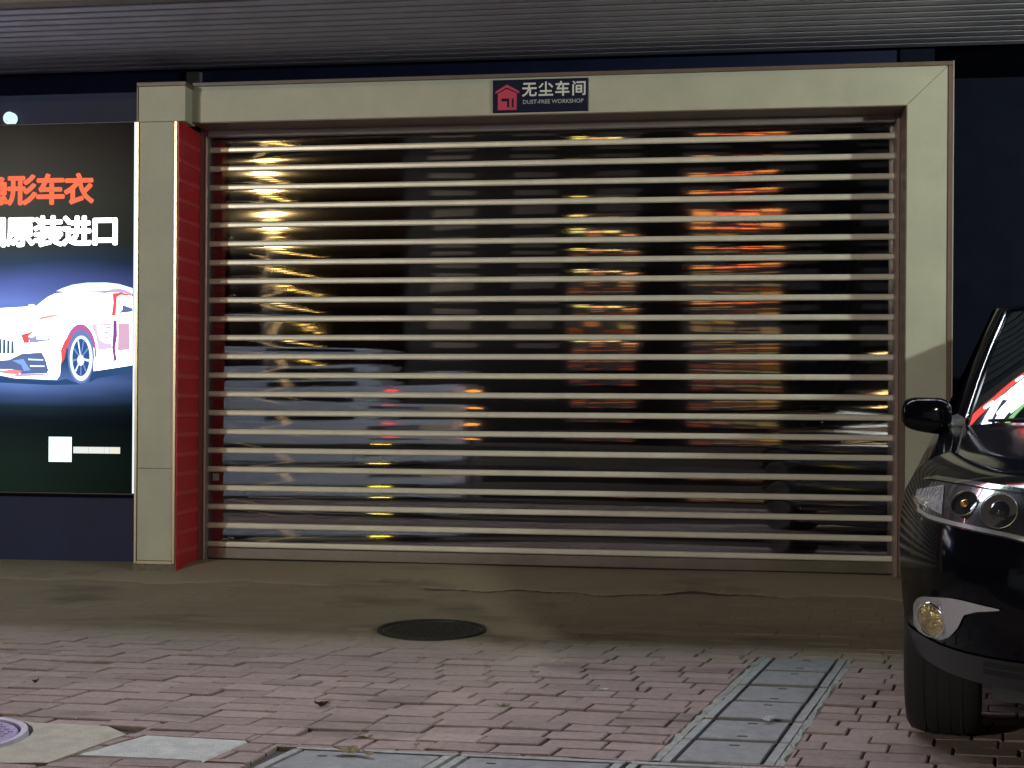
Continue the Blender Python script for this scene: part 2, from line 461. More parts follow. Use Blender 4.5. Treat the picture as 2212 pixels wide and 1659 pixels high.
for k in range(n):
    k1 = (k + 1) % n
    b.faces.new((ri[k], ro[k], ro[k1], ri[k1])); b.faces.new((ro[k], rl[k], rl[k1], ro[k1])); b.faces.new((ri[k], ri[k1], rd[k1], rd[k]))
bmesh.ops.recalc_face_normals(b, faces=b.faces)
obj('slab', b, mat('cream_concrete', (.36, .34, .27), .85, var=.2, scale=12, bump=.5, bscale=110), sl2)
def manhole(label, x, y, r_, m, m2):
    t = thing('manhole_cover', label, 'manhole cover', (x, y, ramp(y)))
    z = ramp(y) + .007
    obj('rim', lathe([(r_ - .03, z - .03), (r_ - .03, z + .001), (r_ - .008, z + .003), (r_ - .004, z - .03)], seg=48, center=(x, y, 0)), m2, t, smooth=False)
    lid = obj('lid', lathe([(0, z - .004), (r_ - .042, z - .004), (r_ - .038, z - .012), (r_ - .038, z - .04)], seg=48, center=(x, y, 0)), m, t)
    bm = bmesh.new()
    k = 0
    for ix in range(-9, 10):
        for iy in range(-9, 10):
            px, py = ix * .029, iy * .029
            if px * px + py * py < (r_ - .06) ** 2:
                s_ = .010; a = R(45) if (ix + iy) % 2 else 0
                pts = [(x + px + s_ * math.cos(a + R(45 + 90 * j)), y + py + s_ * .6 * math.sin(a + R(45 + 90 * j))) for j in range(4)]
                prism(pts, z - .006, z - .0015, bm=bm)
    studs = obj('studs', bm, m, lid); tag(studs, kind='stuff')
    return t
manhole('dark cast iron manhole cover sunk in the dusty paving before the shutter', MH[0], MH[1], MH[2], M_iron, M_iron)
manhole('round purple manhole cover cut by the left edge of the photo', MC[0], MC[1], MC[2] - .01, mat('purple_cover', (.28, .22, .38), .6, var=.35, scale=30, bump=.5), mat('pale_rim', (.42, .40, .48), .6, var=.2, scale=20))

# ------------------------------------------------------------------ building
M_navy = mat('navy_panel', (.012, .019, .075), .6, var=.15, scale=8, spec=.3)
M_black = mat('black_panel', (.009, .012, .028), .8, var=.2, scale=6, spec=.08)
M_dark = mat('dark_interior', (.03, .03, .035), .9)
bld = thing('shop_building', 'dark navy shop wall behind the door surround and the light box', 'building', (0, .3, .1))
obj('wall', box(-7, -3.31, -.20, .2, .0, 3.105), M_navy, bld)
obj('wall', box(-3.309, 1.30, .05, .25, 2.96, 3.105), M_navy, bld)
obj('wall', box(-7, 1.30, .05, .25, 3.1052, 3.34), M_navy, bld)
obj('wall', box(1.30, 1.50, .031, .98, .0, 3.34), M_black, bld)
obj('wall', box(1.501, 8.0, .78, .98, .0, 3.34), M_black, bld)
obj('ceiling', box(1.501, 8.0, .021, .98, 3.30, 3.339), M_black, bld)
obj('wall', box(-7.0, 8.0, .251, .6, 3.341, 9.0), M_black, bld)
obj('joint_trim', box(-3.078, -3.066, .035, .0495, 3.10, 3.285), mat('pale_metal', (.6, .6, .62), .35, metal=.6), bld)
obj('trim_block', box(-3.16, -3.0785, .02, .0495, 3.10, 3.285), mat('grey_green_panel', (.10, .12, .13), .5), bld)
obj('plinth', box(-7, -3.31, -.26, -.201, .0, .12, .006), mat('plinth_stone', (.10, .095, .08), .8, var=.3, scale=20), bld)
# workshop room behind the shutter
b = box(-3.3, 1.299, .06, 6, .02, 2.955)
bmesh.ops.reverse_faces(b, faces=b.faces)
for f_ in list(b.faces):
    if f_.normal.y > .5 and f_.calc_center_median().y < .5: b.faces.remove(f_)
room = tag(obj('workshop_room', b, M_dark), kind='structure')

# ------------------------------------------------------------------ canopy
M_slat = mat('canopy_slat', (.46, .48, .60), .45, metal=.0, var=.12, scale=5)
can = thing('canopy', 'grey slatted metal canopy soffit above the shop front', 'canopy', (0, -.6, 3.29))
k = 0; yy = -.03
while yy > -1.29:
    obj('slat', box(-7, 8, yy - .072, yy, 3.288, 3.305, .004), M_slat, can); yy -= .0985
obj('backing', box(-7, 8, -1.30, .02, 3.312, 3.36), M_gap, can)
obj('fascia', box(-7, 8, -1.40, -1.318, 3.286, 3.60, .005), mat('fascia_metal', (.16, .15, .14), .6, metal=.0, var=.15, scale=5), can)

# ------------------------------------------------------------------ door surround
M_beige = mat('beige_panel', (.47, .48, .40), .5, var=.10, scale=3.5, bump=.08, bscale=300)
M_brown = mat('brown_trim', (.16, .11, .09), .45, var=.15, scale=12)
M_brass = mat('satin_trim', (.52, .44, .30), .32, metal=.7)
M_red = mat('red_side_panel', (.60, .03, .045), .38, var=.12, scale=7)
QF = -.285
sur = thing('door_surround', 'pale beige metal door surround with brown edge trim', 'door frame', (-.8, -.15, .15))
FX0, FXI, FXO, FZI, FZO = -2.994, 1.288, 1.512, 2.888, 3.105
def slope(x): return 0.0
obj('top_panel', vplate([(FX0, FZI), (FXI, FZI), (FXO - .0015, FZO), (FX0, FZO)], QF, -.02), M_beige, sur)
obj('side_panel', vplate([(FXI + .0008, .16), (FXO, .16), (FXO, FZO - .0015), (FXI + .0008, FZI - .0015)], QF, -.02), M_beige, sur)
obj('mitre_joint', vplate([(FXI - .001, FZI + .001), (FXI + .001, FZI - .001), (FXO + .001, FZO - .001), (FXO - .001, FZO + .001)], QF - .0008, QF + .01), mat('joint_dark', (.12, .12, .10), .8), sur)  # dark strip drawn along the mitre joint
obj('edge_trim', box(FX0, FXO + .028, QF - .008, -.02, FZO + .001, FZO + .026, .003), M_brown, sur)
obj('edge_trim', box(FXO + .001, FXO + .028, QF - .008, -.02, .155, FZO + .0005, .003), M_brown, sur)
obj('edge_bead', box(FXO + .0285, FXO + .034, QF - .006, -.2, .155, FZO + .028), mat('pale_bead', (.5, .47, .45), .4, metal=.5), sur)
obj('inner_lip', box(FXI - .006, FXI - .0005, QF - .002, -.02, .16, FZI - .001), M_brown, sur)
obj('inner_lip', box(FX0, FXI - .007, QF - .002, -.02, FZI - .008, FZI - .0005), M_brown, sur)

# left pillar
pil = thing('pillar', 'beige panelled pillar with brass edge trim and a red inner side', 'pillar', (-3.17, -.2, .1))
PXL, PXR, PYF = -3.305, -3.04, -.40
obj('front_panel', box(PXL + .018, PXR - .022, PYF, -.25, .185, .7475, .002), M_beige, pil)
obj('front_panel', box(PXL + .018, PXR - .022, PYF, -.25, .7495, 2.868, .002), M_beige, pil)
obj('cap_panel', box(PXL + .012, -2.995, PYF - .001, -.24, 2.870, 3.085, .002), M_beige, pil)
obj('cap_trim', box(PXL, -2.990, PYF - .006, -.22, 3.0855, 3.112, .003), M_brown, pil)
obj('edge_trim', box(PXL, PXL + .0165, PYF - .008, -.25, .165, 2.869, .002), M_brass, pil)
obj('edge_trim', box(PXR - .0205, PXR - .003, PYF - .008, -.25, .165, 2.869, .002), M_brass, pil)
obj('edge_trim', box(PXL, PXL + .011, PYF - .006, -.25, 2.8705, 3.085, .002), M_brown, pil)
obj('base_trim', box(PXL + .017, PXR - .021, PYF - .006, -.25, .163, .184, .002), M_brass, pil)
obj('footing', box(PXL - .01, PXR + .0, PYF - .002, -.1, .03, .162, .004), mat('footing_stone', (.17, .15, .12), .85, var=.3, scale=25, bump=.5), pil)
bmr = bmesh.new()
red = obj('side_panel', box(PXR - .0025, PXR + .004, PYF + .002, -.002, .09, 2.87), M_red, pil)
zz = .22
M_red2 = mat('red_rib', (.64, .07, .085), .4)
while zz < 2.8:
    obj('rib', box(PXR + .0042, PXR + .010, PYF + .006, -.062, zz, zz + .028, .003), M_red2, red); zz += .12

# ------------------------------------------------------------------ roller shutter
M_alu = mat('pale_aluminium', (.80, .775, .69), .34, metal=.25, var=.10, scale=5)
M_rail = mat('guide_rail_metal', (.30, .22, .21), .4, metal=.3)
def pane_material():
    m = bpy.data.materials.new('smoked_polycarbonate'); m.use_nodes = True
    n = m.node_tree.nodes; l = m.node_tree.links; n.clear()
    out = n.new('ShaderNodeOutputMaterial')
    tr = n.new('ShaderNodeBsdfTransparent'); tr.inputs[0].default_value = (.55, .55, .60, 1)
    gl = n.new('ShaderNodeBsdfAnisotropic'); gl.distribution = 'GGX'; gl.inputs['Roughness'].default_value = .04
    ga = n.new('ShaderNodeBsdfAnisotropic'); ga.distribution = 'GGX'; ga.inputs['Roughness'].default_value = .11; ga.inputs['Anisotropy'].default_value = .92
    tg = n.new('ShaderNodeTangent'); tg.direction_type = 'RADIAL'; tg.axis = 'Z'
    geo = n.new('ShaderNodeNewGeometry'); mp = n.new('ShaderNodeMapping'); mp.inputs['Scale'].default_value = (1.0, 1, 15)
    t = n.new('ShaderNodeTexNoise'); t.inputs['Scale'].default_value = 1.0; t.inputs['Detail'].default_value = 1.5
    l.new(geo.outputs['Position'], mp.inputs['Vector']); l.new(mp.outputs[0], t.inputs['Vector'])
    bp = n.new('ShaderNodeBump'); bp.inputs['Strength'].default_value = .10; bp.inputs['Distance'].default_value = .004
    l.new(t.outputs['Fac'], bp.inputs['Height'])
    l.new(bp.outputs[0], gl.inputs['Normal']); l.new(bp.outputs[0], ga.inputs['Normal'])
    l.new(tg.outputs[0], ga.inputs['Tangent'])
    m1 = n.new('ShaderNodeMixShader'); m1.inputs[0].default_value = .035
    l.new(gl.outputs[0], m1.inputs[1]); l.new(ga.outputs[0], m1.inputs[2])
    fr = n.new('ShaderNodeFresnel'); fr.inputs['IOR'].default_value = 1.6
    mu = n.new('ShaderNodeMath'); mu.operation = 'MULTIPLY_ADD'; mu.inputs[1].default_value = 2.0; mu.inputs[2].default_value = .18
    l.new(fr.outputs[0], mu.inputs[0])
    m2 = n.new('ShaderNodeMixShader'); l.new(mu.outputs[0], m2.inputs[0]); l.new(tr.outputs[0], m2.inputs[1]); l.new(m1.outputs[0], m2.inputs[2])
    l.new(m2.outputs[0], out.inputs[0])
    return m
M_pane = pane_material()
DXL, DXR = -2.985, 1.262
shu = thing('roller_shutter', 'closed roller shutter of clear strips between pale aluminium bars', 'roller shutter', (-.86, 0, .155))
obj('guide_rail', box(-3.035, -2.985, -.06, .04, .15, 2.9, .003), M_rail, shu)
obj('guide_rail', box(1.262, 1.2815, -.10, .04, .15, 2.9, .003), M_rail, shu)
obj('rail_edge', box(-2.9945, -2.988, -.066, -.0605, .15, 2.9), mat('bright_edge', (.8, .78, .76), .3, metal=.4), shu)
# one bar, shared: shallow rounded extrusion
def bar_bm():
    prof = [(-.0175, .010), (-.0175, -.009), (-.011, -.0155), (.006, -.0165), (.0135, -.0135), (.0175, -.008), (.0175, .010)]
    b = bmesh.new(); A = [b.verts.new((DXL, p[1], p[0])) for p in prof]; B = [b.verts.new((DXR, p[1], p[0])) for p in prof]
    n = len(prof)
    for i in range(n): b.faces.new((A[i], A[(i + 1) % n], B[(i + 1) % n], B[i]))
    b.faces.new(A); b.faces.new(list(reversed(B)))
    bmesh.ops.recalc_face_normals(b, faces=b.faces)
    return b
def pane_bm(bow, seed):
    r2 = random.Random(seed); ph = r2.uniform(0, 6)
    def fn(u, v):
        z = (v - .5) * .0825; t = v * 2 - 1
        x = DXL + .002 + (DXR - DXL - .004) * u
        return Vector((x, -bow * (1 - t * t) + .0006 * math.sin(u * 9 + ph) + .0005 * t * math.sin(u * 5 + ph * 2), z))
    return grid(fn, 36, 10)
first_bar = None
for i in range(-1, 22):
    zz = 2.770 - .1201 * i
    if first_bar is None:
        first_bar = obj('bar', bar_bm(), M_alu, shu, local=True); o = first_bar
    else:
        o = first_bar.copy(); COL.objects.link(o); o.parent = shu
    o.location = Vector((0, 0, zz)) - Vector(shu.location)
prn = random.Random(11)
panes = [obj('pane', pane_bm(bw, sd), M_pane, shu, smooth=True, local=True) for bw, sd in ((.0004, 1), (.0007, 2), (.0002, 3), (.0010, 4))]
used = set()
for i in range(-1, 21):
    zz = 2.770 - .1201 * i - .06005
    k = prn.randrange(4)
    if k in used:
        o = panes[k].copy(); COL.objects.link(o); o.parent = shu
    else: o = panes[k]; used.add(k)
    o.location = Vector((0, 0, zz)) - Vector(shu.location)
    o.rotation_euler = (R(prn.gauss(0, .5)), 0, R(prn.gauss(0, .05)))
    if i == 20: o.rotation_euler.x = R(-2.3)          # the lowest strip hangs tilted
for k in range(4):
    if k not in used: bpy.data.objects.remove(panes[k])
obj('bottom_rail', box(DXL, DXR, -.02, .02, .160, .2275, .003), mat('bottom_rail_metal', (.36, .33, .30), .22, metal=.8, var=.12, scale=6), shu)
obj('bottom_seal', box(DXL, DXR, -.012, .012, .140, .1595), M_gap, shu)
obj('head_rail', box(-2.98, 1.26, -.075, -.02, 2.842, 2.90, .006), mat('head_rail_metal', (.42, .37, .38), .35, metal=.3, var=.1, scale=6), shu)
obj('head_cover', box(-2.98, 1.26, -.12, .03, 2.9005, 2.958, .004), M_rail, shu)
obj('head_box', box(-3.0, 1.28, -.10, .045, 2.9585, 3.05, .01), M_brown, shu)
obj('sticker', box(-2.955, -2.915, -.0075, -.0045, .655, .70), mat('grey_sticker', (.35, .35, .33), .7), shu)

# ------------------------------------------------------------------ door sign plaque
sg = thing('door_sign', 'small navy sign with white Chinese lettering and a red house emblem, on the beam', 'sign', (-.83, QF, 2.90))
SX0, SX1, SZ0, SZ1 = -1.115, -.545, 2.897, 3.092
obj('board', box(SX0, SX1, QF - .012, QF - .0008, SZ0, SZ1, .002), mat('sign_board', (.012, .014, .045), .7, spec=.15), sg)
M_swhite = mat('sign_white', (.75, .77, .78), .5); M_spink = mat('sign_red', (.55, .03, .10), .45)
YS = QF - .0145
for i, ch in enumerate('无尘车间'):
    obj('letter', text_bm(ch, .092, 0, .0012, (-.94 + i * .0985, YS, 2.997), heavy=.0018), M_swhite, sg)
obj('small_lettering', text_bm('DUST-FREE WORKSHOP', .0335, .0004, .0008, (-.934, YS, 2.945)), mat('sign_grey', (.42, .46, .50), .5), sg)
def sgpt(zx, zy):   # position on the plaque from fractions of its width and height
    return (SX0 + (SX1 - SX0) * zx, SZ1 - (SZ1 - SZ0) * zy)
hs_ = [sgpt(a, c) for a, c in ((.055, .42), (.15, .28), (.255, .42), (.255, .93), (.055, .93))]
em = obj('emblem', vplate(hs_, YS - .001, YS + .002), M_spink, sg)
obj('roof_line', vplate([sgpt(a, c) for a, c in ((.03, .36), (.15, .15), (.28, .36), (.28, .43), (.15, .235), (.03, .43))], YS - .001, YS + .002), M_spink, sg)
M_sdark = mat('sign_board', (0, 0, 0))
obj('emblem_stroke', vplate([sgpt(a, c) for a, c in ((.095, .58), (.175, .58), (.175, .85), (.155, .85), (.155, .66), (.095, .66))], YS - .003, YS - .0012), M_sdark, em)
obj('emblem_stroke', vplate([sgpt(a, c) for a, c in ((.205, .58), (.222, .58), (.222, .85), (.205, .85))], YS - .003, YS - .0012), M_sdark, em)

# ------------------------------------------------------------------ light box
LY = -.335
LX0, LX1, LZ0, LZ1 = -5.9, -3.352, .588, 2.885
lb = thing('light_box', 'backlit advertising light box with a white sports car and Chinese lettering', 'light box', (-4.6, -.2, LZ0))
obj('housing', box(LX0 - .01, LX1 + .004, LY + .012, -.201, LZ0 - .012, LZ1 + .012, .004), mat('box_metal', (.06, .06, .065), .5, metal=.4), lb)
def poster_material():
    m = bpy.data.materials.new('backlit_print'); m.use_nodes = True
    n = m.node_tree.nodes; l = m.node_tree.links; n.clear()
    out = n.new('ShaderNodeOutputMaterial'); e = n.new('ShaderNodeEmission'); g = n.new('ShaderNodeBsdfGlossy'); g.inputs['Roughness'].default_value = .12
    g.inputs[0].default_value = (.05, .05, .05, 1)
    ad = n.new('ShaderNodeAddShader')
    geo = n.new('ShaderNodeNewGeometry'); sep = n.new('ShaderNodeSeparateXYZ'); l.new(geo.outputs['Position'], sep.inputs[0])
    mr = n.new('ShaderNodeMapRange'); mr.inputs['From Min'].default_value = LZ0; mr.inputs['From Max'].default_value = LZ1
    l.new(sep.outputs['Z'], mr.inputs['Value'])
    t = n.new('ShaderNodeTexNoise'); t.inputs['Scale'].default_value = 2.2; mp = n.new('ShaderNodeMapping'); mp.inputs['Scale'].default_value = (.5, 1, 2.5)
    l.new(geo.outputs['Position'], mp.inputs['Vector']); l.new(mp.outputs[0], t.inputs['Vector'])
    ma = n.new('ShaderNodeMath'); ma.operation = 'MULTIPLY_ADD'; ma.inputs[1].default_value = .05; ma.inputs[2].default_value = -.025
    l.new(t.outputs['Fac'], ma.inputs[0])
    # the blue backdrop of the print climbs higher on the left
    mx_ = n.new('ShaderNodeMath'); mx_.operation = 'MULTIPLY_ADD'; mx_.inputs[1].default_value = -.06; mx_.inputs[2].default_value = -.238
    l.new(sep.outputs['X'], mx_.inputs[0])
    a1 = n.new('ShaderNodeMath'); a1.operation = 'ADD'; l.new(mr.outputs[0], a1.inputs[0]); l.new(ma.outputs[0], a1.inputs[1])
    cr = n.new('ShaderNodeValToRGB'); l.new(a1.outputs[0], cr.inputs[0])
    cr.color_ramp.elements[0].position = 0; cr.color_ramp.elements[0].color = (.008, .016, .011, 1)
    cr.color_ramp.elements[1].position = 1; cr.color_ramp.elements[1].color = (.022, .019, .016, 1)
    for pos, c in ((.10, (.009, .017, .014)), (.17, (.006, .011, .012)), (.20, (.008, .012, .018)), (.235, (.014, .028, .04)), (.265, (.05, .09, .22)), (.30, (.14, .24, .58)), (.36, (.03, .10, .24)),
                   (.42, (.10, .17, .5)), (.52, (.17, .25, .68)), (.575, (.10, .14, .42)), (.625, (.035, .06, .115)), (.67, (.045, .052, .046)), (.8, (.058, .058, .048)), (.92, (.042, .037, .031))):  # grey-brown top stops mix the street's reflection on the glass into the print
        el = cr.color_ramp.elements.new(pos); el.color = (*c, 1)
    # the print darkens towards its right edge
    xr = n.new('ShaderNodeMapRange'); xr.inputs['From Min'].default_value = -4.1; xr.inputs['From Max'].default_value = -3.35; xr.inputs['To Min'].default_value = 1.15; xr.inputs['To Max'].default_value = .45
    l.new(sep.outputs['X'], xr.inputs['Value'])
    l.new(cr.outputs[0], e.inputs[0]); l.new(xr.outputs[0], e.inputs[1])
    n.remove(g); n.remove(ad); l.new(e.outputs[0], out.inputs[0])
    return m
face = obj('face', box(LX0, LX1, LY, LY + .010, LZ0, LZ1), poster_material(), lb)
def pp(zx, zy):      # print coordinates -> wall position
    xd = zx * .1686; yd = 576 + zy * .1686
    return (-4.232 + .002995 * xd, 2.902 - .002878 * (yd - 262))
layer = [0]
def art(name, pts, m, parent=None):
    layer[0] += 1
    yv = LY - .0006 - .00025 * layer[0]
    return obj(name, vplate([pp(*p) for p in pts], yv, yv + .0004), m, parent or lb)
EW = emit('print_white', (1, .98, .97), 5.0); EW2 = emit('print_pale_cyan', (.72, .95, 1.0), 1.6); EP = emit('print_pink', (.75, .50, .72), 1.0)
ER = emit('print_red', (.95, .13, .13), 1.0); ELB = emit('print_light_blue', (.30, .50, 1.0), 1.0); EDB = emit('print_blue', (.05, .11, .36), 1.0)
EGB = emit('print_steel', (.14, .20, .42), 1.0); EMB = emit('print_mid_blue', (.22, .36, .72), 1.0); ESAL = emit('print_salmon', (1.0, .40, .30), 1.0)
def arc(cx, cy, rx, ry, a0, a1, n=24): return [(cx + rx * math.cos(R(a0 + (a1 - a0) * k / n)), cy + ry * math.sin(R(a0 + (a1 - a0) * k / n))) for k in range(n + 1)]
car_p = art('printed_car', [(-1500, 640), (-900, 560), (0, 540), (380, 520), (470, 525), (540, 470), (640, 395), (740, 350), (1000, 335), (1400, 350), (1480, 310), (1700, 370), (1740, 400), (1740, 1270), (1240, 1350), (1240, 1000), (1180, 850), (1080, 800), (960, 880), (880, 1000), (820, 1150), (800, 1400), (760, 1460), (200, 1440), (0, 1400), (-900, 1440), (-1300, 1300), (-1500, 1000)], EW)
art('printed_roof', [(745, 322), (820, 285), (960, 240), (1150, 215), (1400, 215), (1560, 235), (1740, 290), (1740, 370), (1600, 310), (1480, 300), (1420, 325), (1100, 335), (860, 330)], EW2, car_p)
art('printed_mirror', arc(425, 508, 45, 18, 0, 360, 14)[:-1], EW, car_p)
art('printed_roof_edge', [(1420, 340), (1470, 305), (1560, 295), (1640, 310), (1740, 360), (1740, 385), (1640, 350), (1560, 345)], EP, car_p)
art('printed_pillar', [(1480, 350), (1600, 345), (1720, 375), (1720, 390), (1590, 375), (1540, 400), (1525, 640), (1470, 640), (1490, 480)], ER, car_p)
art('printed_door_gap', [(1490, 700), (1540, 700), (1545, 900), (1520, 1050), (1540, 1210), (1505, 1225), (1480, 1050), (1490, 880)], emit('print_plum', (.28, .10, .34), 1.0), car_p)
art('printed_door', [(1560, 740), (1700, 735), (1710, 1070), (1550, 1090)], emit('print_rose', (.80, .50, .68), 1.0), car_p)
art('printed_door_mirror', [(1560, 615), (1610, 560), (1605, 505), (1640, 510), (1740, 545), (1740, 590), (1600, 605)], EGB, car_p)
art('printed_sill', [(1590, 1165), (1730, 1145), (1730, 1160), (1590, 1180)], EP, car_p)
art('printed_side', [(1200, 750), (1470, 735), (1480, 1060), (1300, 1085), (1270, 900)], emit('print_lilac', (.80, .64, .86), 1.1), car_p)
sv = art('printed_side_vent', [(1285, 770), (1465, 770), (1480, 990), (1400, 995), (1330, 950), (1290, 860)], EW, car_p)
for k, (a, c) in enumerate(((1310, 800), (1315, 860), (1375, 920))):
    art('vent_line', [(a, c), (1470, c - 25), (1470, c - 5), (a + 20, c + 12)], EGB, sv)
art('printed_crease', [(480, 700), (560, 650), (700, 625), (870, 632), (700, 655)], ESAL, car_p)
art('printed_crease', [(350, 800), (480, 770), (640, 715), (720, 705), (560, 760), (420, 805)], ESAL, car_p)
hl = art('printed_headlight', [(290, 880), (380, 860), (490, 820), (390, 900), (400, 970), (470, 985), (330, 990)], ER, car_p)
art('printed_lamp', [(380, 905), (440, 915), (490, 890), (500, 940), (620, 945), (720, 900), (660, 960), (560, 970), (490, 985), (410, 975)], emit('print_violet', (.42, .42, .80), 1.0), hl)
for k, x0 in enumerate((-700, -620, -540, -460, -380, -300, -220, -140, -60, 0, 55, 110, 165)):
    art('grille_bar', [(x0, 900 + 20 * abs(k - 6) // 2), (x0 + 34, 905 + 20 * abs(k - 6) // 2), (x0 + 40, 1120), (x0 - 2, 1130)], emit('print_teal', (.09, .16, .26), 1.0), car_p)
intake = art('printed_intake', [(-760, 1215), (0, 1215), (140, 1205), (310, 1125), (570, 1110), (620, 1200), (660, 1340), (640, 1380), (300, 1385), (200, 1330), (0, 1330), (-760, 1330)], EGB, car_p)
art('intake_blade', [(180, 1215), (330, 1195), (390, 1290), (425, 1340), (335, 1350), (300, 1270)], ELB, intake)
art('intake_line', [(390, 1190), (590, 1200), (590, 1215), (395, 1210)], EW2, intake); art('intake_line', [(415, 1275), (610, 1280), (610, 1295), (420, 1295)], EW2, intake)
art('printed_lip', [(-700, 1345), (0, 1345), (200, 1330), (320, 1350), (260, 1395), (150, 1390), (0, 1370), (-700, 1370)], emit('print_coral', (1.0, .35, .35), 1.0), car_p)
art('printed_lip', [(200, 1400), (300, 1385), (640, 1382), (680, 1340), (660, 1395), (560, 1410), (230, 1425)], EP, car_p)
art('printed_arch', arc(1075, 1130, 210, 385, 195, 365) + list(reversed(arc(1085, 1150, 175, 325, 195, 365))), emit('print_arch', (.62, .16, .42), 1.0), car_p)
art('printed_arch_edge', [(820, 1080), (870, 960), (930, 890), (960, 900), (900, 1020), (870, 1190), (830, 1260)], ER, car_p)
whl = art('printed_wheel', arc(1085, 1160, 172, 345, 0, 360, 40)[:-1], emit('print_tyre', (.20, .28, .60), 1.0), car_p)
art('printed_tyre_band', arc(1088, 1185, 148, 290, 0, 360, 40)[:-1], EW2, whl)
art('printed_rim', arc(1085, 1175, 112, 240, 0, 360, 40)[:-1], EDB, whl)
for k in range(9):
    t = R(40 * k + 10)
    dx, dy = math.cos(t), math.sin(t); nx, ny = -dy, dx
    art('spoke', [(1085 + 105 * dx + 9 * nx, 1175 + 228 * dy + 16 * ny), (1085 + 105 * dx - 9 * nx, 1175 + 228 * dy - 16 * ny), (1085 + 15 * dx - 5 * nx, 1185 + 35 * dy - 10 * ny), (1085 + 15 * dx + 5 * nx, 1185 + 35 * dy + 10 * ny)], EMB if k % 3 else EW2, whl)
art('printed_hub', arc(1085, 1210, 45, 70, 0, 360, 16)[:-1], EW2, whl)
art('printed_shadow', [(1240, 1350), (1740, 1275), (1740, 1370), (1300, 1440), (1190, 1500)], emit('print_shadow', (.035, .09, .23), 1.0))
art('printed_shadow', [(-1400, 1440), (0, 1410), (200, 1450), (780, 1475), (900, 1450), (1080, 1520), (700, 1530), (0, 1500), (-1400, 1520)], emit('print_shadow', (0, 0, 0), 1.0))
# lettering
ytx = LY - .012
M_ltr = emit('letter_red', (1.0, .16, .075), 1.25); M_ltw = emit('letter_white', (.95, .98, 1.0), 4.0)
rs = mat('letter_return_red', (.5, .01, .01), .5)
for i, ch in enumerate('隐形车衣'):
    x = -3.611 - .1885 * (4 - i) - .004
    obj('letter', text_bm(ch, .198, 0, .003, (x, ytx, 2.402), heavy=.0065), M_ltr, lb)
for i, ch in enumerate('国原装进口'):
    x = -3.438 - .1865 * (5 - i) - .005
    obj('letter', text_bm(ch, .196, 0, .003, (x, ytx, 2.142), heavy=.0075), M_ltw, lb)
def disp(x0, x1, y0, y1): return (-4.232 + .002995 * x0, -4.232 + .002995 * x1, 2.902 - .002878 * (y1 - 262), 2.902 - .002878 * (y0 - 262))
a = disp(112, 162, 946, 1000)
obj('white_patch', box(a[0], a[1], LY - .004, LY - .0004, a[2], a[3]), emit('patch_white', (.82, 1.0, .95), 1.6), lb)
a = disp(166, 268, 967, 981)
for k in range(9):
    xa = a[0] + (a[1] - a[0]) * k / 9
    obj('print_block', box(xa, xa + (a[1] - a[0]) / 9 * (.93 if k in (2, 5, 6) else 1.01), LY - .003 - .0001 * (k % 2), LY - .0004, a[2], a[3]), emit('block_white', (.95, .98, .92), .9) if k < 7 else emit('block_cream', (1, .95, .8), .9), lb)
obj('lit_edge', box(-3.3478, -3.3365, LY - .004, LY + .006, LZ0, LZ1), emit('edge_glow', (.85, .92, 1.0), 1.1), lb)
# lit letter of the sign above the light box
lo = thing('lit_letter', 'small glowing white letter o on the navy wall at the left edge', 'letter', (-4.222, -.215, 2.95))
obj('ring', lathe([(.016, -.235), (.016, -.2015), (.040, -.2015), (.040, -.235), (.016, -.2351)], 'y', 28, (-4.222 - .012, 0, 2.955)), emit('letter_o', (.7, 1.0, .95), 1.1), lo)

# ------------------------------------------------------------------ lit shop sign above the canopy (seen mirrored in the car, lights the pavement)
ss = thing('shop_sign', 'lit shop sign above the canopy, seen only mirrored in the car windscreen', 'sign', (0, -1.38, 3.65))
obj('board', box(-5.5, 5.5, -1.40, -1.25, 3.64, 6.6, .01), M_black, ss)
E_w = emit('sign_glow_white', (.80, .87, 1.0), 30); E_r = emit('sign_glow_red', (1.0, .10, .08), 6); E_g = emit('sign_glow_green', (.45, 1.0, .40), 4)
obj('band', box(-5.4, 5.4, -1.43, -1.4005, 3.93, 4.20), E_r, ss)
for k in range(24):
    x = -5.2 + k * .45
    obj('dot', lathe([(0, -1.445), (.055, -1.445), (.055, -1.4305)], 'y', 14, (x, 0, 4.065)), E_w, ss)
def stroke(pts, wd, m, ox, oz, s, name='stroke'):
    bm = bmesh.new()
    for p, q in zip(pts, pts[1:]):
        p, q = Vector(p), Vector(q); d = (q - p).normalized(); n_ = Vector((-d.y, d.x)) * wd / 2; e = d * wd * .3
        vplate([(ox + s * c.x, oz + s * c.y) for c in (p - e + n_, q + e + n_, q + e - n_, p - e - n_)], -1.44 - .0007 * len(bm.verts) / 8, -1.4005, bm=bm)
    return obj(name, bm, m, ss)
glyph = [[(0, .8), (.9, .86)], [(0, .62), (.85, .66)], [(.1, .45), (.8, .5)], [(.45, 1.0), (.45, .45)], [(.35, .3), (.95, .35), (.9, 0), (.4, 0), (.35, .3)], [(-.15, .5), (0, .2), (.3, -.1)]]
for ox in (-4.95, -3.35, -1.75, -.15, 1.45, 3.05):
    for st in glyph: stroke(st, .13, E_w, ox, 4.47, 1.15)
    stroke([(.2, .1), (.6, .1), (.4, .45), (.2, .1)], .13, E_w, ox - .1, 5.6, .8)
    stroke([(math.cos(R(t)) * .9, math.sin(R(t)) * .9) for t in range(20, 161, 14)], .12, E_g, ox + .3, 5.3, 1.0)

ss.location.y += .13        # the sign stands back from the canopy edge

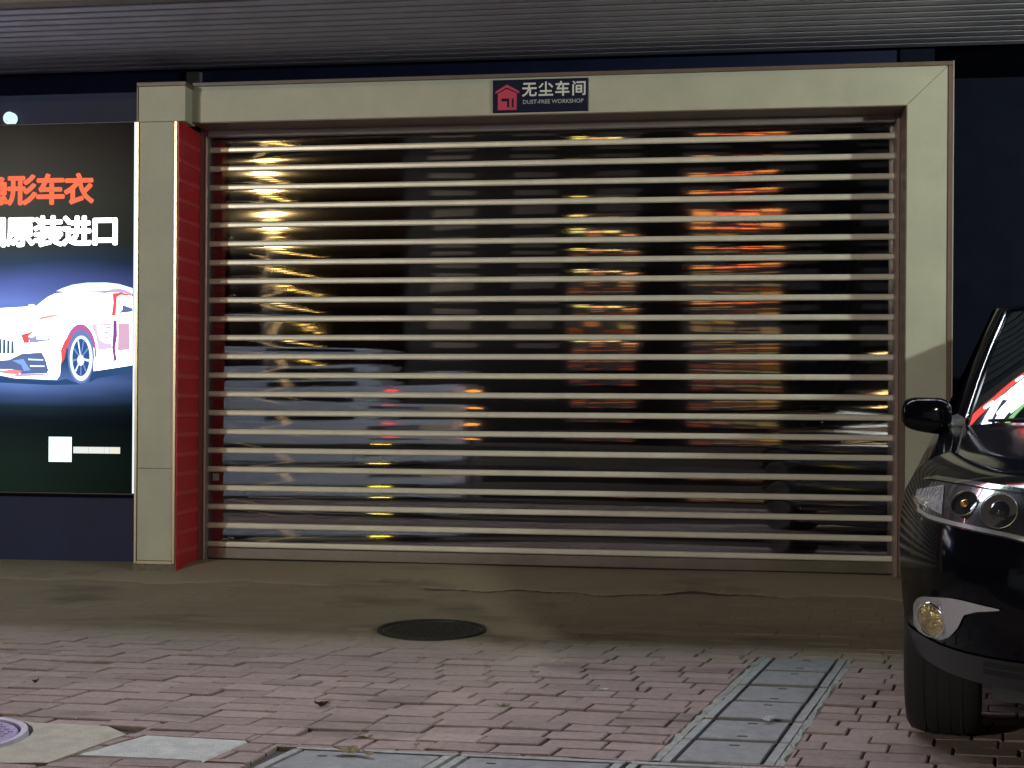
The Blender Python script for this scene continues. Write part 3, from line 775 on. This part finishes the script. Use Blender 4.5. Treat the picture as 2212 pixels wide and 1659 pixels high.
# ------------------------------------------------------------------ street behind the camera: lamps, far shops, a parked van (seen mirrored in the shutter), plus an added fill lamp
M_pole = mat('lamp_pole_paint', (.12, .12, .13), .5, metal=.3)
E_lamp = emit('lamp_yellow', (1.0, .62, .15), 24, sample=False)
def point(name, parent, loc, power, col, radius):
    ld = bpy.data.lights.new(name, 'POINT'); ld.energy = power; ld.color = col; ld.shadow_soft_size = radius
    o = bpy.data.objects.new(name, ld); COL.objects.link(o); o.parent = parent; o.location = Vector(loc) - Vector(parent.location)
    return o
def street_lamp(x, y, h, e_mat, label, group, r_=.22, light=None):
    t = thing('street_lamp', label, 'street lamp', (x, y, -.12), group=group)
    obj('pole', tube([(x, y, -.12), (x, y, .5), (x, y, h)], [.09, .075, .045], 10), M_pole, t, smooth=True)
    obj('arm', tube([(x, y, h - .05), (x + .15, y + .3, h + .12), (x + .25, y + .7, h + .15)], .03, 8), M_pole, t, smooth=True)
    obj('head', box(x + .05, x + .45, y + .45, y + 1.05, h + .12, h + .2, .02), M_pole, t)
    obj('bulb', lathe([(0, -r_ * .7), (r_ * .6, -r_ * .45), (r_, 0), (r_ * .6, .1)], 'z', 16, (x + .25, y + .75, h + .02)), e_mat, t, smooth=True)
    if light: point('lamp_light', t, (x + .25, y + .75, h - .30), *light)
    return t
ordn = ['nearest', 'second nearest', 'third nearest', 'fourth nearest', 'fifth nearest', 'sixth nearest', 'second farthest', 'farthest']
for i, (L_, xq, hh) in enumerate((a_, b_ + .022 * (7.7 + a_), c_) for a_, b_, c_ in ((20, -10.0, 6.9), (26.5, -12.3, 7.0), (33, -14.4, 7.0), (40, -16.6, 7.0), (48, -19.0, 7.0), (58, -21.8, 7.0), (70, -25.3, 7.0), (86, -29.8, 7.0))):
    street_lamp(xq, -L_, hh, E_lamp, ordn[i] + ' yellow street lamp of the row mirrored in the shutter', 'street lamps receding behind the viewer', .24, (1250, (1.0, .66, .28), .12) if i == 0 else None)
street_lamp(3.9, -3.9, 3.35, emit('lamp_white', (1.0, .96, .82), 30, sample=False), 'low lamp post with a white bulb on the pavement beyond the black car', None, .14, (330, (.94, 1.0, .80), .10))

street_lamp(-14.0, -24.5, 6.7, emit('fill_lamp_cream', (1.0, .9, .62), 25, sample=False), 'added fill lamp with a cream white bulb far to the left behind the viewer', None, .16, (6000, (.98, 1.0, .91), .12))  # fill lamp added for even frontal light on the shutter and surround

opp = thing('far_building', 'dark far building with neon signs, seen only mirrored in the shutter', 'building', (3, -31, -.12))
obj('wall', box(-7.5, 14, -38, -26.0, -.12, 13), mat('far_wall', (.004, .005, .011), .85), opp)
M_win = emit('far_window_glow', (1.0, .75, .45), .8, sample=False)
rw = random.Random(5)
for ix in range(9):
    for iz in range(3):
        x = -6.8 + ix * 2.3; z = 3.4 + iz * 3.1
        wn = obj('window', box(x, x + 1.2, -26.06, -25.99, z, z + 1.5), M_pole, opp)
        obj('pane', box(x + .06, x + 1.14, -26.075, -26.061 + .055, z + .06, z + 1.44), M_win if rw.random() < .12 else mat('far_glass', (.006, .008, .016), .3, spec=.1), wn)
def neon(x0, x1, z0, z1, cols, label, Yn=-25.6):
    t = thing('neon_sign', label, 'sign', ((x0 + x1) / 2, Yn, z0), group='neon signs of the far building')
    obj('board', box(x0, x1, Yn - .3, Yn - .02, z0, z1), M_pole, t)
    nz = len(cols); hz = (z1 - z0) / nz
    for j, c in enumerate(cols):
        for s_ in range(4):
            xa = x0 + (x1 - x0) * s_ / 4; cc = tuple(min(1, v * rw.uniform(.5, 1.1)) for v in c)
            if rw.random() < .62: obj('tube_panel', box(xa + .05, xa + (x1 - x0) / 4 - .03, Yn - .02, Yn + .05, z0 + hz * (j + .3 * rw.random()) + .05, z0 + hz * (j + .55 + .3 * rw.random())), emit('neon_%d_%d_%d' % tuple(int(v * 9) for v in cc), cc, 6.5 if j > nz * .6 else 1.5, sample=False), t)
neon(-2.9, -1.1, 1.2, 6.2, [(.5, .1, .03), (.3, .12, .05), (.9, .3, .1), (.5, .04, .03), (.9, .55, .15), (1, .35, .10), (1, .75, .2), (1, .6, .12)], 'yellow and orange neon sign of the far building, seen only mirrored in the shutter')
neon(.3, 2.6, .6, 6.9, [(.4, .12, .04), (.5, .3, .12), (.3, .05, .04), (.8, .4, .15), (.6, .10, .08), (.5, .3, .18), (.8, .35, .12), (.6, .06, .08), (1, .25, .06), (1, .20, .05)], 'red neon sign of the far building, seen only mirrored in the shutter')

van = thing('parked_van', 'white van parked side-on behind the viewer, seen only mirrored in the shutter', 'van', (-5.3, -10.5, -.12))
M_van = mat('van_white', (.74, .80, .88), .35, coat=.2)
obj('body', box(-7.8, -3.0, -11.5, -9.6, .22, 1.42, .12, seg=3), M_van, van)
obj('cab_roof', box(-7.6, -4.3, -11.4, -9.7, 1.425, 2.0, .14, seg=3), M_van, van)
obj('side_window', box(-5.9, -4.6, -9.71, -9.69, 1.50, 1.85, .01), mat('van_glass', (.01, .012, .018), .05), van)
obj('sill', box(-7.7, -3.1, -9.64, -9.50, .12, .24, .02), mat('van_bumper', (.06, .06, .06), .6), van)
plate = obj('name_plate', box(-4.36, -3.61, -9.605, -9.575, .74, 1.0), mat('plate_grey', (.10, .09, .11), .5), van)
obj('lettering', text_bm('QENZO', .15, .001, .001, (-4.12, -9.57, .80)), mat('plate_letter', (.62, .62, .62), .6), plate)
obj('side_panel', box(-3.605, -3.16, -9.604, -9.58, .72, 1.02), mat('panel_cream', (.75, .62, .38), .5), van)
obj('side_panel', box(-4.62, -4.365, -9.603, -9.58, .76, 1.0), mat('panel_white', (.85, .85, .78), .5), van)
obj('marker_light', box(-4.14, -3.98, -9.60, -9.56, 1.12, 1.2, .01), emit('tail_red', (1, .05, .06), 7, sample=False), van)
obj('marker_light', box(-4.30, -4.02, -9.52, -9.46, .14, .22, .01), emit('low_yellow', (1, .72, .06), 12, sample=False), van)
for x_ in (-6.9, -3.9):
    for y_ in (-9.75, -11.35):
        obj('wheel', lathe([(.0, -.12), (.2, -.12), (.31, -.1), (.33, 0), (.31, .1), (.2, .12), (0, .12)], 'y', 20, (x_, y_, .21)), mat('tyre_rubber', (.009, .009, .010), .85), van, smooth=True)
tl = thing('amber_beacon', 'amber warning lamp on a post behind the viewer, seen only mirrored in the shutter', 'lamp', (-2.85, -9.5, -.12))
obj('post', tube([(-2.85, -9.5, -.12), (-2.85, -9.5, .95)], .035, 8), M_pole, tl)
obj('lens', lathe([(0, .94), (.1, .94), (.11, 1.02), (.06, 1.1), (0, 1.12)], 'z', 16, (-2.85, -9.5, 0)), emit('amber_glow', (1, .35, .05), 6, sample=False), tl, smooth=True)

# ------------------------------------------------------------------ black SUV
CARLOC, CARROT = (1.74, -3.26, 0), R(-13.4)
suv = thing('black_suv', 'black SUV with chrome fog lamp surround, parked at the right edge', 'car', CARLOC, CARROT)
M_paint = mat('black_car_paint', (.0025, .0028, .005), .09, coat=.0, spec=.2)
M_plast = mat('grey_bumper_plastic', (.022, .023, .028), .5)
M_chrome = mat('chrome', (.75, .77, .80), .12, metal=1.0)
M_silver = mat('fog_bezel_silver', (.66, .69, .73), .25, metal=.8)
M_tyre = mat('tyre_rubber', (.009, .009, .010), .85)
ROWS = [(.915, .845, .33), (.93, .885, .40), (.938, .925, .455), (.945, .945, .52), (.95, .95, .60), (.952, .945, .69), (.95, .925, .78), (.938, .885, .86), (.905, .82, .918), (.855, .755, .948), (.805, .70, .960), (.785, .675, .957)]
def lift(yv): return .115 * min(1, max(0, (yv + .55) / 1.5))
def plan(wd, yf, s_):
    """s_ 0..1 runs from the nose centre round the corner, 1..2 back along the flank"""
    if s_ <= 1:
        t = s_ ** .8 if s_ < 1 else 1
        # arc-length friendly: x fills quickly, the corner gets the samples
        x = math.sin(t * math.pi / 2) if False else 1 - (1 - t) ** 2.4
        return wd * x, -yf + .07 * x * x + .54 * x ** 7
    t = s_ - 1
    return wd, -yf + .61 + (3.72 - (-yf + .61)) * t
def rowat(z):
    """interpolate the section at height z (below the shoulder)"""
    for a, b_ in zip(ROWS, ROWS[1:]):
        if a[2] <= z <= b_[2]:
            t = (z - a[2]) / (b_[2] - a[2]); return a[0] + (b_[0] - a[0]) * t, a[1] + (b_[1] - a[1]) * t
    return ROWS[0][:2] if z < ROWS[0][2] else ROWS[-1][:2]
def surf(s_, z, off=0.0):
    wd, yf = rowat(z)
    x, yv = plan(wd, yf, s_); x2, y2 = plan(wd, yf, s_ + .004)
    wu, yu = rowat(z + .01); x3, y3 = plan(wu, yu, s_)
    du = Vector((x2 - x, y2 - yv, 0)); dv = Vector((x3 - x, y3 - yv, .01))
    nn = du.cross(dv).normalized()
    return Vector((x, yv, z)) + nn * off
def s_of_x(x, z):
    lo_, hi_ = 0., 1.
    wd, yf = rowat(z)
    for _ in range(30):
        m_ = (lo_ + hi_) / 2
        if plan(wd, yf, m_)[0] < x: lo_ = m_
        else: hi_ = m_
    return lo_
def mirror_bm(b):
    g = b.verts[:] + b.edges[:] + b.faces[:]
    d = bmesh.ops.duplicate(b, geom=g)['geom']
    vs = [e for e in d if isinstance(e, bmesh.types.BMVert)]; fs = [e for e in d if isinstance(e, bmesh.types.BMFace)]
    for v in vs: v.co.x *= -1
    bmesh.ops.reverse_faces(b, faces=fs)
    bmesh.ops.remove_doubles(b, verts=b.verts, dist=.0008)
    return b
NS = 34; NF = 40
svals = [k / NS for k in range(NS + 1)] + [1 + k / NF for k in range(1, NF + 1)]
def body_pt(s_, r_i):
    wd, yf, z = ROWS[r_i]; x, yv = plan(wd, yf, s_)
    fl = 1 if s_ > 1 else 0
    z2 = z + lift(yv) * max(0, (z - .6) / .357) 
    # wheel arches lift the sill
    for yw in (0.0, 2.79):
        d = abs(yv - yw)
        if s_ > .9 and d < .45:
            za = .36 + math.sqrt(.45 ** 2 - d * d)
            if z2 < za: z2 = min(za, .84 + (z2 - .33) * .02); 
    if yv > 1.0 and r_i >= 9:                      # belt line behind the windscreen
        x = x + (.88 - x) * min(1, (yv - 1.0) / .3); z2 += .04 * min(1, (yv - 1.0) / .6)
    return Vector((x, yv, z2))
b = bmesh.new()
vg = [[b.verts.new(body_pt(s_, r_)) for s_ in svals] for r_ in range(len(ROWS))]
for i in range(len(ROWS) - 1):
    for j in range(len(svals) - 1): b.faces.new((vg[i][j], vg[i][j + 1], vg[i + 1][j + 1], vg[i + 1][j]))
mirror_bm(b); bmesh.ops.dissolve_degenerate(b, edges=b.edges, dist=1e-5); bmesh.ops.recalc_face_normals(b, faces=b.faces)
body = obj('body', b, M_paint, suv, smooth=True, local=True)
# dark structure inside so that nothing shows through the arches
obj('underbody', box(-.66, .66, -.55, 3.6, .24, .9), M_plast, suv, local=True)
obj('tail', vplate([(-.88, .34), (.88, .34), (.87, 1.16), (-.87, 1.16)], 3.70, 3.74), M_paint, suv, local=True)
def bonnet_fn(u, v):
    xq = .783 * (2 * u - 1); a = abs(xq) / .785
    yfr = -.675 + .07 * a * a + .54 * a ** 7
    yb = .98 - .16 * (1 - a * a)
    yv = yfr + (yb - yfr) * v
    edge = min(1, (1 - a) / .18); fr = min(1, v / .12)
    z = .957 + lift(yv) + .012 * edge * fr + .022 * (1 - a * a) * fr
    return Vector((xq, yv, z))
bon = obj('bonnet', grid(bonnet_fn, 40, 20), M_paint, suv, smooth=True, local=True)
for u_ in (.004, .996):
    obj('shut_line', tube([bonnet_fn(u_, k / 24) + Vector((0, 0, .0005)) for k in range(25)], .0035, 6), M_gap, bon, smooth=True, local=True)
def patch(name, xs, zlo, zhi, m, off, nv=6, parent=None, side=-1):
    """panel laid on the nose between two height curves; xs from inner to outer"""
    b = bmesh.new(); cols = []
    for x, a, c in zip(xs, zlo, zhi):
        col = []
        for k in range(nv + 1):
            z = a + (c - a) * k / nv
            p = surf(s_of_x(x, z) if x < .95 else 1 + (x - .95), z, off); p.x *= side
            col.append(b.verts.new(p))
        cols.append(col)
    for u, v in zip(cols, cols[1:]):
        for k in range(nv): b.faces.new((u[k], u[k + 1], v[k + 1], v[k]))
    bmesh.ops.recalc_face_normals(b, faces=b.faces)
    return obj(name, b, m, parent or suv, smooth=True, local=True)
def lerp_curve(pts, n):
    out = []
    for k in range(n + 1):
        x = pts[0][0] + (pts[-1][0] - pts[0][0]) * k / n
        for a, c in zip(pts, pts[1:]):
            if a[0] <= x <= c[0] + 1e-9:
                out.append((x, *[a[i] + (c[i] - a[i]) * (x - a[0]) / (c[0] - a[0]) for i in range(1, len(a))])); break
    return out
def spot(x, z, off): 
    return surf(s_of_x(x, z), z, off)
def ring_on(name, x, z, r_, wd, m, off, parent, side, seg=28):
    c = spot(x, z, off); n_ = ((spot(x, z, off + .01) - c).normalized() + Vector((0, -.6, 0))).normalized()
    a = n_.cross(Vector((0, 0, 1))).normalized(); t_ = n_.cross(a)
    b = bmesh.new(); rings = []
    for rad, h in ((r_ - wd, 0), (r_ - wd * .5, .006), (r_, 0)):
        ring = []
        for k in range(seg):
            q = c + (a * math.cos(2 * math.pi * k / seg) + t_ * math.sin(2 * math.pi * k / seg)) * rad + n_ * h; q.x *= side
            ring.append(b.verts.new(q))
        rings.append(ring)
    for u, v in zip(rings, rings[1:]):
        for k in range(seg): b.faces.new((u[k], u[(k + 1) % seg], v[(k + 1) % seg], v[k]))
    return obj(name, b, m, parent, smooth=True, local=True)
def disc_on(name, x, z, r_, m, off, dome, parent, side, seg=24):
    c = spot(x, z, off); n_ = ((spot(x, z, off + .01) - c).normalized() + Vector((0, -.6, 0))).normalized()
    a = n_.cross(Vector((0, 0, 1))).normalized(); t_ = n_.cross(a)
    b = bmesh.new(); rings = []
    for f_ in (1, .8, .55, .3, .02):
        ring = []
        for k in range(seg):
            q = c + (a * math.cos(2 * math.pi * k / seg) + t_ * math.sin(2 * math.pi * k / seg)) * r_ * f_ + n_ * dome * (1 - f_ * f_); q.x *= side
            ring.append(b.verts.new(q))
        rings.append(ring)
    for u, v in zip(rings, rings[1:]):
        for k in range(seg): b.faces.new((u[k], u[(k + 1) % seg], v[(k + 1) % seg], v[k]))
    b.faces.new(rings[-1])
    return obj(name, b, m, parent, smooth=True, local=True)
M_lamp = mat('headlight_lens', (.045, .046, .055), .22, metal=.5, var=.3, scale=14, coat=.8)
M_lampdark = mat('headlight_bowl', (.06, .06, .068), .25, metal=.8, coat=1.0)
M_lampring = mat('lamp_ring_dull', (.22, .20, .16), .3, metal=.7)
M_bulb = mat('headlight_bulb', (.9, .55, .18), .1, metal=.9)
M_fog = mat('fog_lens', (.62, .48, .24), .12, metal=.85, var=.7, scale=45, bump=1.0, bscale=70, coat=1.0)
for side in (-1, 1):
    hc = lerp_curve([(.40, .735, .885), (.50, .755, .897), (.62, .775, .908), (.74, .79, .916), (.84, .80, .918), (.885, .815, .910), (.905, .85, .895)], 40)
    h = patch('headlight', [c[0] for c in hc], [c[1] for c in hc], [c[2] for c in hc], M_lamp, .004, 8, side=side)
    rimc = [(c[0], c[2] - .004, c[2] + .007) for c in hc]
    patch('lens_rim', [c[0] for c in rimc], [c[1] for c in rimc], [c[2] for c in rimc], M_chrome, .008, 2, parent=h, side=side)
    ind = patch('indicator', [.80 + .01 * k for k in range(10)], [.822 + .003 * k for k in range(10)], [.905 - .003 * k for k in range(10)], mat('indicator_lens', (.30, .31, .37), .2, metal=.5, var=.5, scale=40, bump=.3, bscale=60, coat=.8), .007, 6, parent=h, side=side)
    lo_c = [(c[0], c[1] + .004, c[1] + .016) for c in hc if c[0] < .88]
    patch('lens_trim', [c[0] for c in lo_c], [c[1] for c in lo_c], [c[2] for c in lo_c], mat('lens_trim_grey', (.30, .30, .31), .3, metal=.5), .007, 2, parent=h, side=side)
    disc_on('lamp_bowl', .735, .858, .040, M_lampdark, .010, -.0, h, side)
    ring_on('lamp_ring', .735, .858, .042, .0025, M_lampring, .011, h, side)
    disc_on('bulb', .735, .858, .013, M_bulb, .012, .012, h, side)
    disc_on('lamp_bowl', .64, .848, .050, M_lampdark, .010, -.0, h, side)
    ring_on('lamp_ring', .64, .848, .053, .0025, M_lampring, .011, h, side)
    disc_on('projector', .64, .848, .030, mat('projector_glass', (.02, .022, .03), .03, coat=1.0), .012, .012, h, side)
    fc = lerp_curve([(.64, .573, .577), (.70, .560, .583), (.735, .543, .586), (.752, .50, .586), (.775, .465, .585), (.80, .446, .580), (.85, .436, .567), (.875, .439, .552), (.890, .458, .522)], 40)
    fz = patch('fog_lamp_bezel', [c[0] for c in fc], [c[1] for c in fc], [c[2] for c in fc], M_silver, .007, 6, side=side)
    disc_on('fog_lamp', .818, .508, .050, M_fog, .024, .012, fz, side)
    ring_on('fog_ring', .818, .508, .056, .008, M_chrome, .022, fz, side)
    lc = lerp_curve([(.0, .33, .425), (.80, .335, .425), (.90, .34, .43), (.925, .36, .43)], 30)
    patch('lower_valance', [c[0] for c in lc], [c[1] for c in lc], [c[2] for c in lc], M_plast, .006, 3, side=side)
    for z0 in (.372, .398):
        patch('valance_slot', [.30 + .02 * k for k in range(20)], [z0] * 20, [z0 + .014] * 20, M_gap, .009, 1, side=side)
gc = lerp_curve([(.0, .62, .86), (.25, .63, .86), (.36, .68, .85), (.385, .74, .84)], 20)
for side in (-1, 1):
    g_ = patch('grille', [c[0] for c in gc], [c[1] for c in gc], [c[2] for c in gc], M_plast, .005, 6, side=side)
    for k in range(4):
        z0 = .66 + k * .052
        patch('grille_bar', [.01 + .018 * j for j in range(19)], [z0] * 19, [z0 + .020] * 19, M_chrome, .012, 2, parent=g_, side=side)
patch('chrome_lip', [.10 + .02 * j for j in range(12)], [.395] * 12, [.404] * 12, M_brass, .013, 2)
# number plate carrier stays blank: it lies outside the photograph
M_glass = mat('car_glass', (.006, .009, .012), .02, coat=0.0, spec=1.0)
M_glass.node_tree.nodes['Principled BSDF'].inputs['IOR'].default_value = 1.75
def ws(u, v, off=0.0):
    xn = 2 * u - 1; a = xn * xn
    xb, xt = .755, .585
    x = xn * (xb + (xt - xb) * v)
    yv = (.78 + .17 * a) + ((1.40 + .12 * a) - (.78 + .17 * a)) * v
    z = 1.075 + .02 * (1 - a) + (1.60 - 1.075 + .02 * (1 - a)) * v + .045 * math.sin(v * math.pi) * .6
    return Vector((x, yv - off * .55, z + off * .83))
obj('windscreen', grid(lambda u, v: ws(u, v), 24, 16), M_glass, suv, smooth=True, local=True)
def pillar_fn(side):
    def fn(u, v):
        p = ws(0 if side < 0 else 1, v); q = Vector((side * (.845 - .19 * v), p.y + .10 + .05 * v, p.z - .012 + .03 * v))
        m_ = p.lerp(q, u); bulge = math.sin(u * math.pi)
        return m_ + Vector((side * .012 * bulge, -.016 * bulge, .010 * bulge))
    return fn
for side in (-1, 1):
    b = grid(pillar_fn(side), 6, 20); bmesh.ops.recalc_face_normals(b, faces=b.faces)
    obj('windscreen_pillar', b, M_paint, suv, smooth=True, local=True)
    obj('pillar_trim', tube([pillar_fn(side)(.15, k / 14) + Vector((0, -.008, .004)) for k in range(15)], .0055, 6), mat('pillar_trim_chrome', (.7, .72, .78), .15, metal=1), suv, smooth=True, local=True)
    def side_fn(u, v, side=side):
        yv = 1.0 + 2.55 * u
        top = min(1.64, 1.10 + (yv - .98) * .80) if yv < 1.9 else 1.655 - .05 * ((yv - 1.9) / 1.6) ** 2
        z = 1.09 + (top - 1.09) * v
        x = .875 - .225 * ((z - 1.09) / .56)
        return Vector((side * x, yv + .02 * v, z))
    b = grid(side_fn, 24, 5); bmesh.ops.recalc_face_normals(b, faces=b.faces)
    obj('side_window', b, M_glass, suv, smooth=True, local=True)
    mx = side
    # door mirror: rounded shell, flat glass behind
    def mir(u, v, side=side):
        th = math.pi * u; ph = 2 * math.pi * v
        e = lambda t: math.copysign(abs(t) ** .62, t)
        lx, ly, lz = e(math.sin(th)) * e(math.cos(ph)), -e(math.cos(th)), e(math.sin(th)) * e(math.sin(ph))
        taper = 1 - .18 * (lx * .5 + .5)
        return Vector((side * (.925 + .105 * lx), .85 + .075 * ly + .03 * lx, 1.12 + .083 * lz * taper + .008 * lx))
    b = grid(mir, 18, 28); bmesh.ops.remove_doubles(b, verts=b.verts, dist=1e-5); bmesh.ops.recalc_face_normals(b, faces=b.faces)
    mi = obj('door_mirror', b, M_paint, suv, smooth=True, local=True)
    obj('mirror_arm', tube([(side * .80, .98, 1.075), (side * .86, .93, 1.07), (side * .90, .88, 1.075)], [.05, .035, .03], 8), M_plast, mi, smooth=True, local=True)
def roof_fn(u, v):
    xn = 2 * u - 1; a = xn * xn
    yv = (1.395 + .12 * a) + (3.45 - (1.395 + .12 * a)) * v
    w_ = .585 + .075 * min(1, v * 6) 
    return Vector((xn * w_, yv, 1.617 + .05 * (1 - a) + .06 * math.sin(min(1, v * 1.3) * math.pi * .6) - .10 * v ** 3 - .01 * a))
obj('roof', grid(roof_fn, 20, 20), M_paint, suv, smooth=True, local=True)
obj('rear_window', grid(lambda u, v: Vector(((2 * u - 1) * (.84 - .18 * v), 3.72 - .27 * v, 1.15 + .43 * v)), 10, 4), M_glass, suv, smooth=True, local=True)
obj('cowl', grid(lambda u, v: Vector(((2 * u - 1) * .80, .80 + .19 * (2 * u - 1) ** 2 + .10 * v - .02, 1.062 + .015 * (1 - (2 * u - 1) ** 2))), 16, 2), M_plast, suv, local=True)
obj('wiper', tube([(-.68, .895, 1.098), (-.3, .82, 1.115), (.1, .80, 1.118)], .008, 6), M_gap, suv, local=True)
for yw in (0.0, 2.79):
    for side in (-1, 1):
        cx = side * .815
        wl = obj('wheel', lathe([(.245, -.105), (.28, -.118), (.33, -.122), (.352, -.108), (.362, -.07), (.364, 0), (.362, .07), (.352, .108), (.33, .122), (.28, .118), (.245, .105)], 'x', 48, (cx, yw, .364)), M_tyre, suv, smooth=True, local=True)
        obj('rim', lathe([(.0, side * .07), (.06, side * .085), (.07, side * .06), (.20, side * .085), (.245, side * .10), (.246, side * .0)], 'x', 40, (cx, yw, .364)), mat('alloy', (.45, .45, .47), .3, metal=.9), wl, smooth=True, local=True)
        bmg = bmesh.new()
        for gx in (-.06, -.02, .02, .06):
            lathe([(.3635, gx - .004), (.3655, gx - .004), (.3655, gx + .004), (.3635, gx + .004)], 'x', 48, (cx, yw, .364), bm=bmg)
        obj('tread_groove', bmg, M_gap, wl, local=True)

# ------------------------------------------------------------------ litter on the ground
def leaf(label, x, y, s_, m, rz, curl=.4, z=None):
    r2 = random.Random(int(x * 1000) + int(y * 100))
    def fn(u, v):
        a = (u - .5) * 2; wd = .42 * (1 - a * a) ** .8 * (1 + .15 * math.sin(u * 20))
        q = (v - .5) * 2
        return Vector((a * s_, q * wd * s_, (curl * s_ * (q * q * .5 + a * a * .4) + .12 * s_ * math.sin(u * 7 + q * 2 + r2.random() * 3))))
    b = grid(fn, 9, 4)
    bmesh.ops.solidify(b, geom=b.faces[:], thickness=.0012)
    b.transform(Matrix.Rotation(rz, 4, 'Z'))
    zmin = min(v.co.z for v in b.verts)
    bmesh.ops.translate(b, verts=b.verts, vec=(0, 0, -zmin))
    o = obj('leaf', b, m, None); o.location = (x, y, (ramp(y) if z is None else z) + .003)
    return tag(o, label, 'leaf', 'litter on the paving')
M_lf1 = mat('dry_leaf_pale', (.55, .50, .38), .8, var=.3, scale=60); M_lf2 = mat('dry_leaf_dark', (.07, .05, .04), .8, var=.3, scale=60); M_lf3 = mat('leaf_reddish', (.35, .14, .13), .8)

leaf('curled dark leaf with a pale tip on the bricks left of centre', -1.335, -3.09, .026, M_lf2, .3, .9)
leaf('pale leaf tip standing up behind the curled dark leaf', -1.318, -3.06, .024, M_lf1, 1.1, .9)
leaf('small dark leaf alone on the bricks at the far left', -2.60, -2.88, .014, M_lf2, 1.0, 1.1)
leaf('large dry pale leaf on the first front cover', -1.06, -3.705, .045, M_lf1, .2, .5, .004)
leaf('smaller dry leaf beside the large one on the first front cover', -.995, -3.72, .028, M_lf1, -.6, .6, .004)
leaf('tiny pale scrap on the bricks just behind the front covers', -.865, -3.575, .014, M_lf1, .8, .9)
leaf('flat greenish leaf on the bricks near the middle', -.655, -2.975, .030, mat('leaf_greenish', (.30, .31, .20), .8), .1, .25)
leaf('small white scrap on the bricks toward the drain run', -.292, -2.633, .018, mat('paper_white', (.75, .76, .8), .8), .0, .15)
leaf('small reddish leaf on the bricks beside the drain run', -.158, -2.63, .018, M_lf3, 1.2, .8)
leaf('crumpled white tissue on the second drain cover', .33, -3.06, .030, MATS['paper_white'], .5, .7, .004)
leaf('pale worn scrap on the bricks behind the first front cover', -1.07, -3.48, .032, M_lf1, .0, .12)
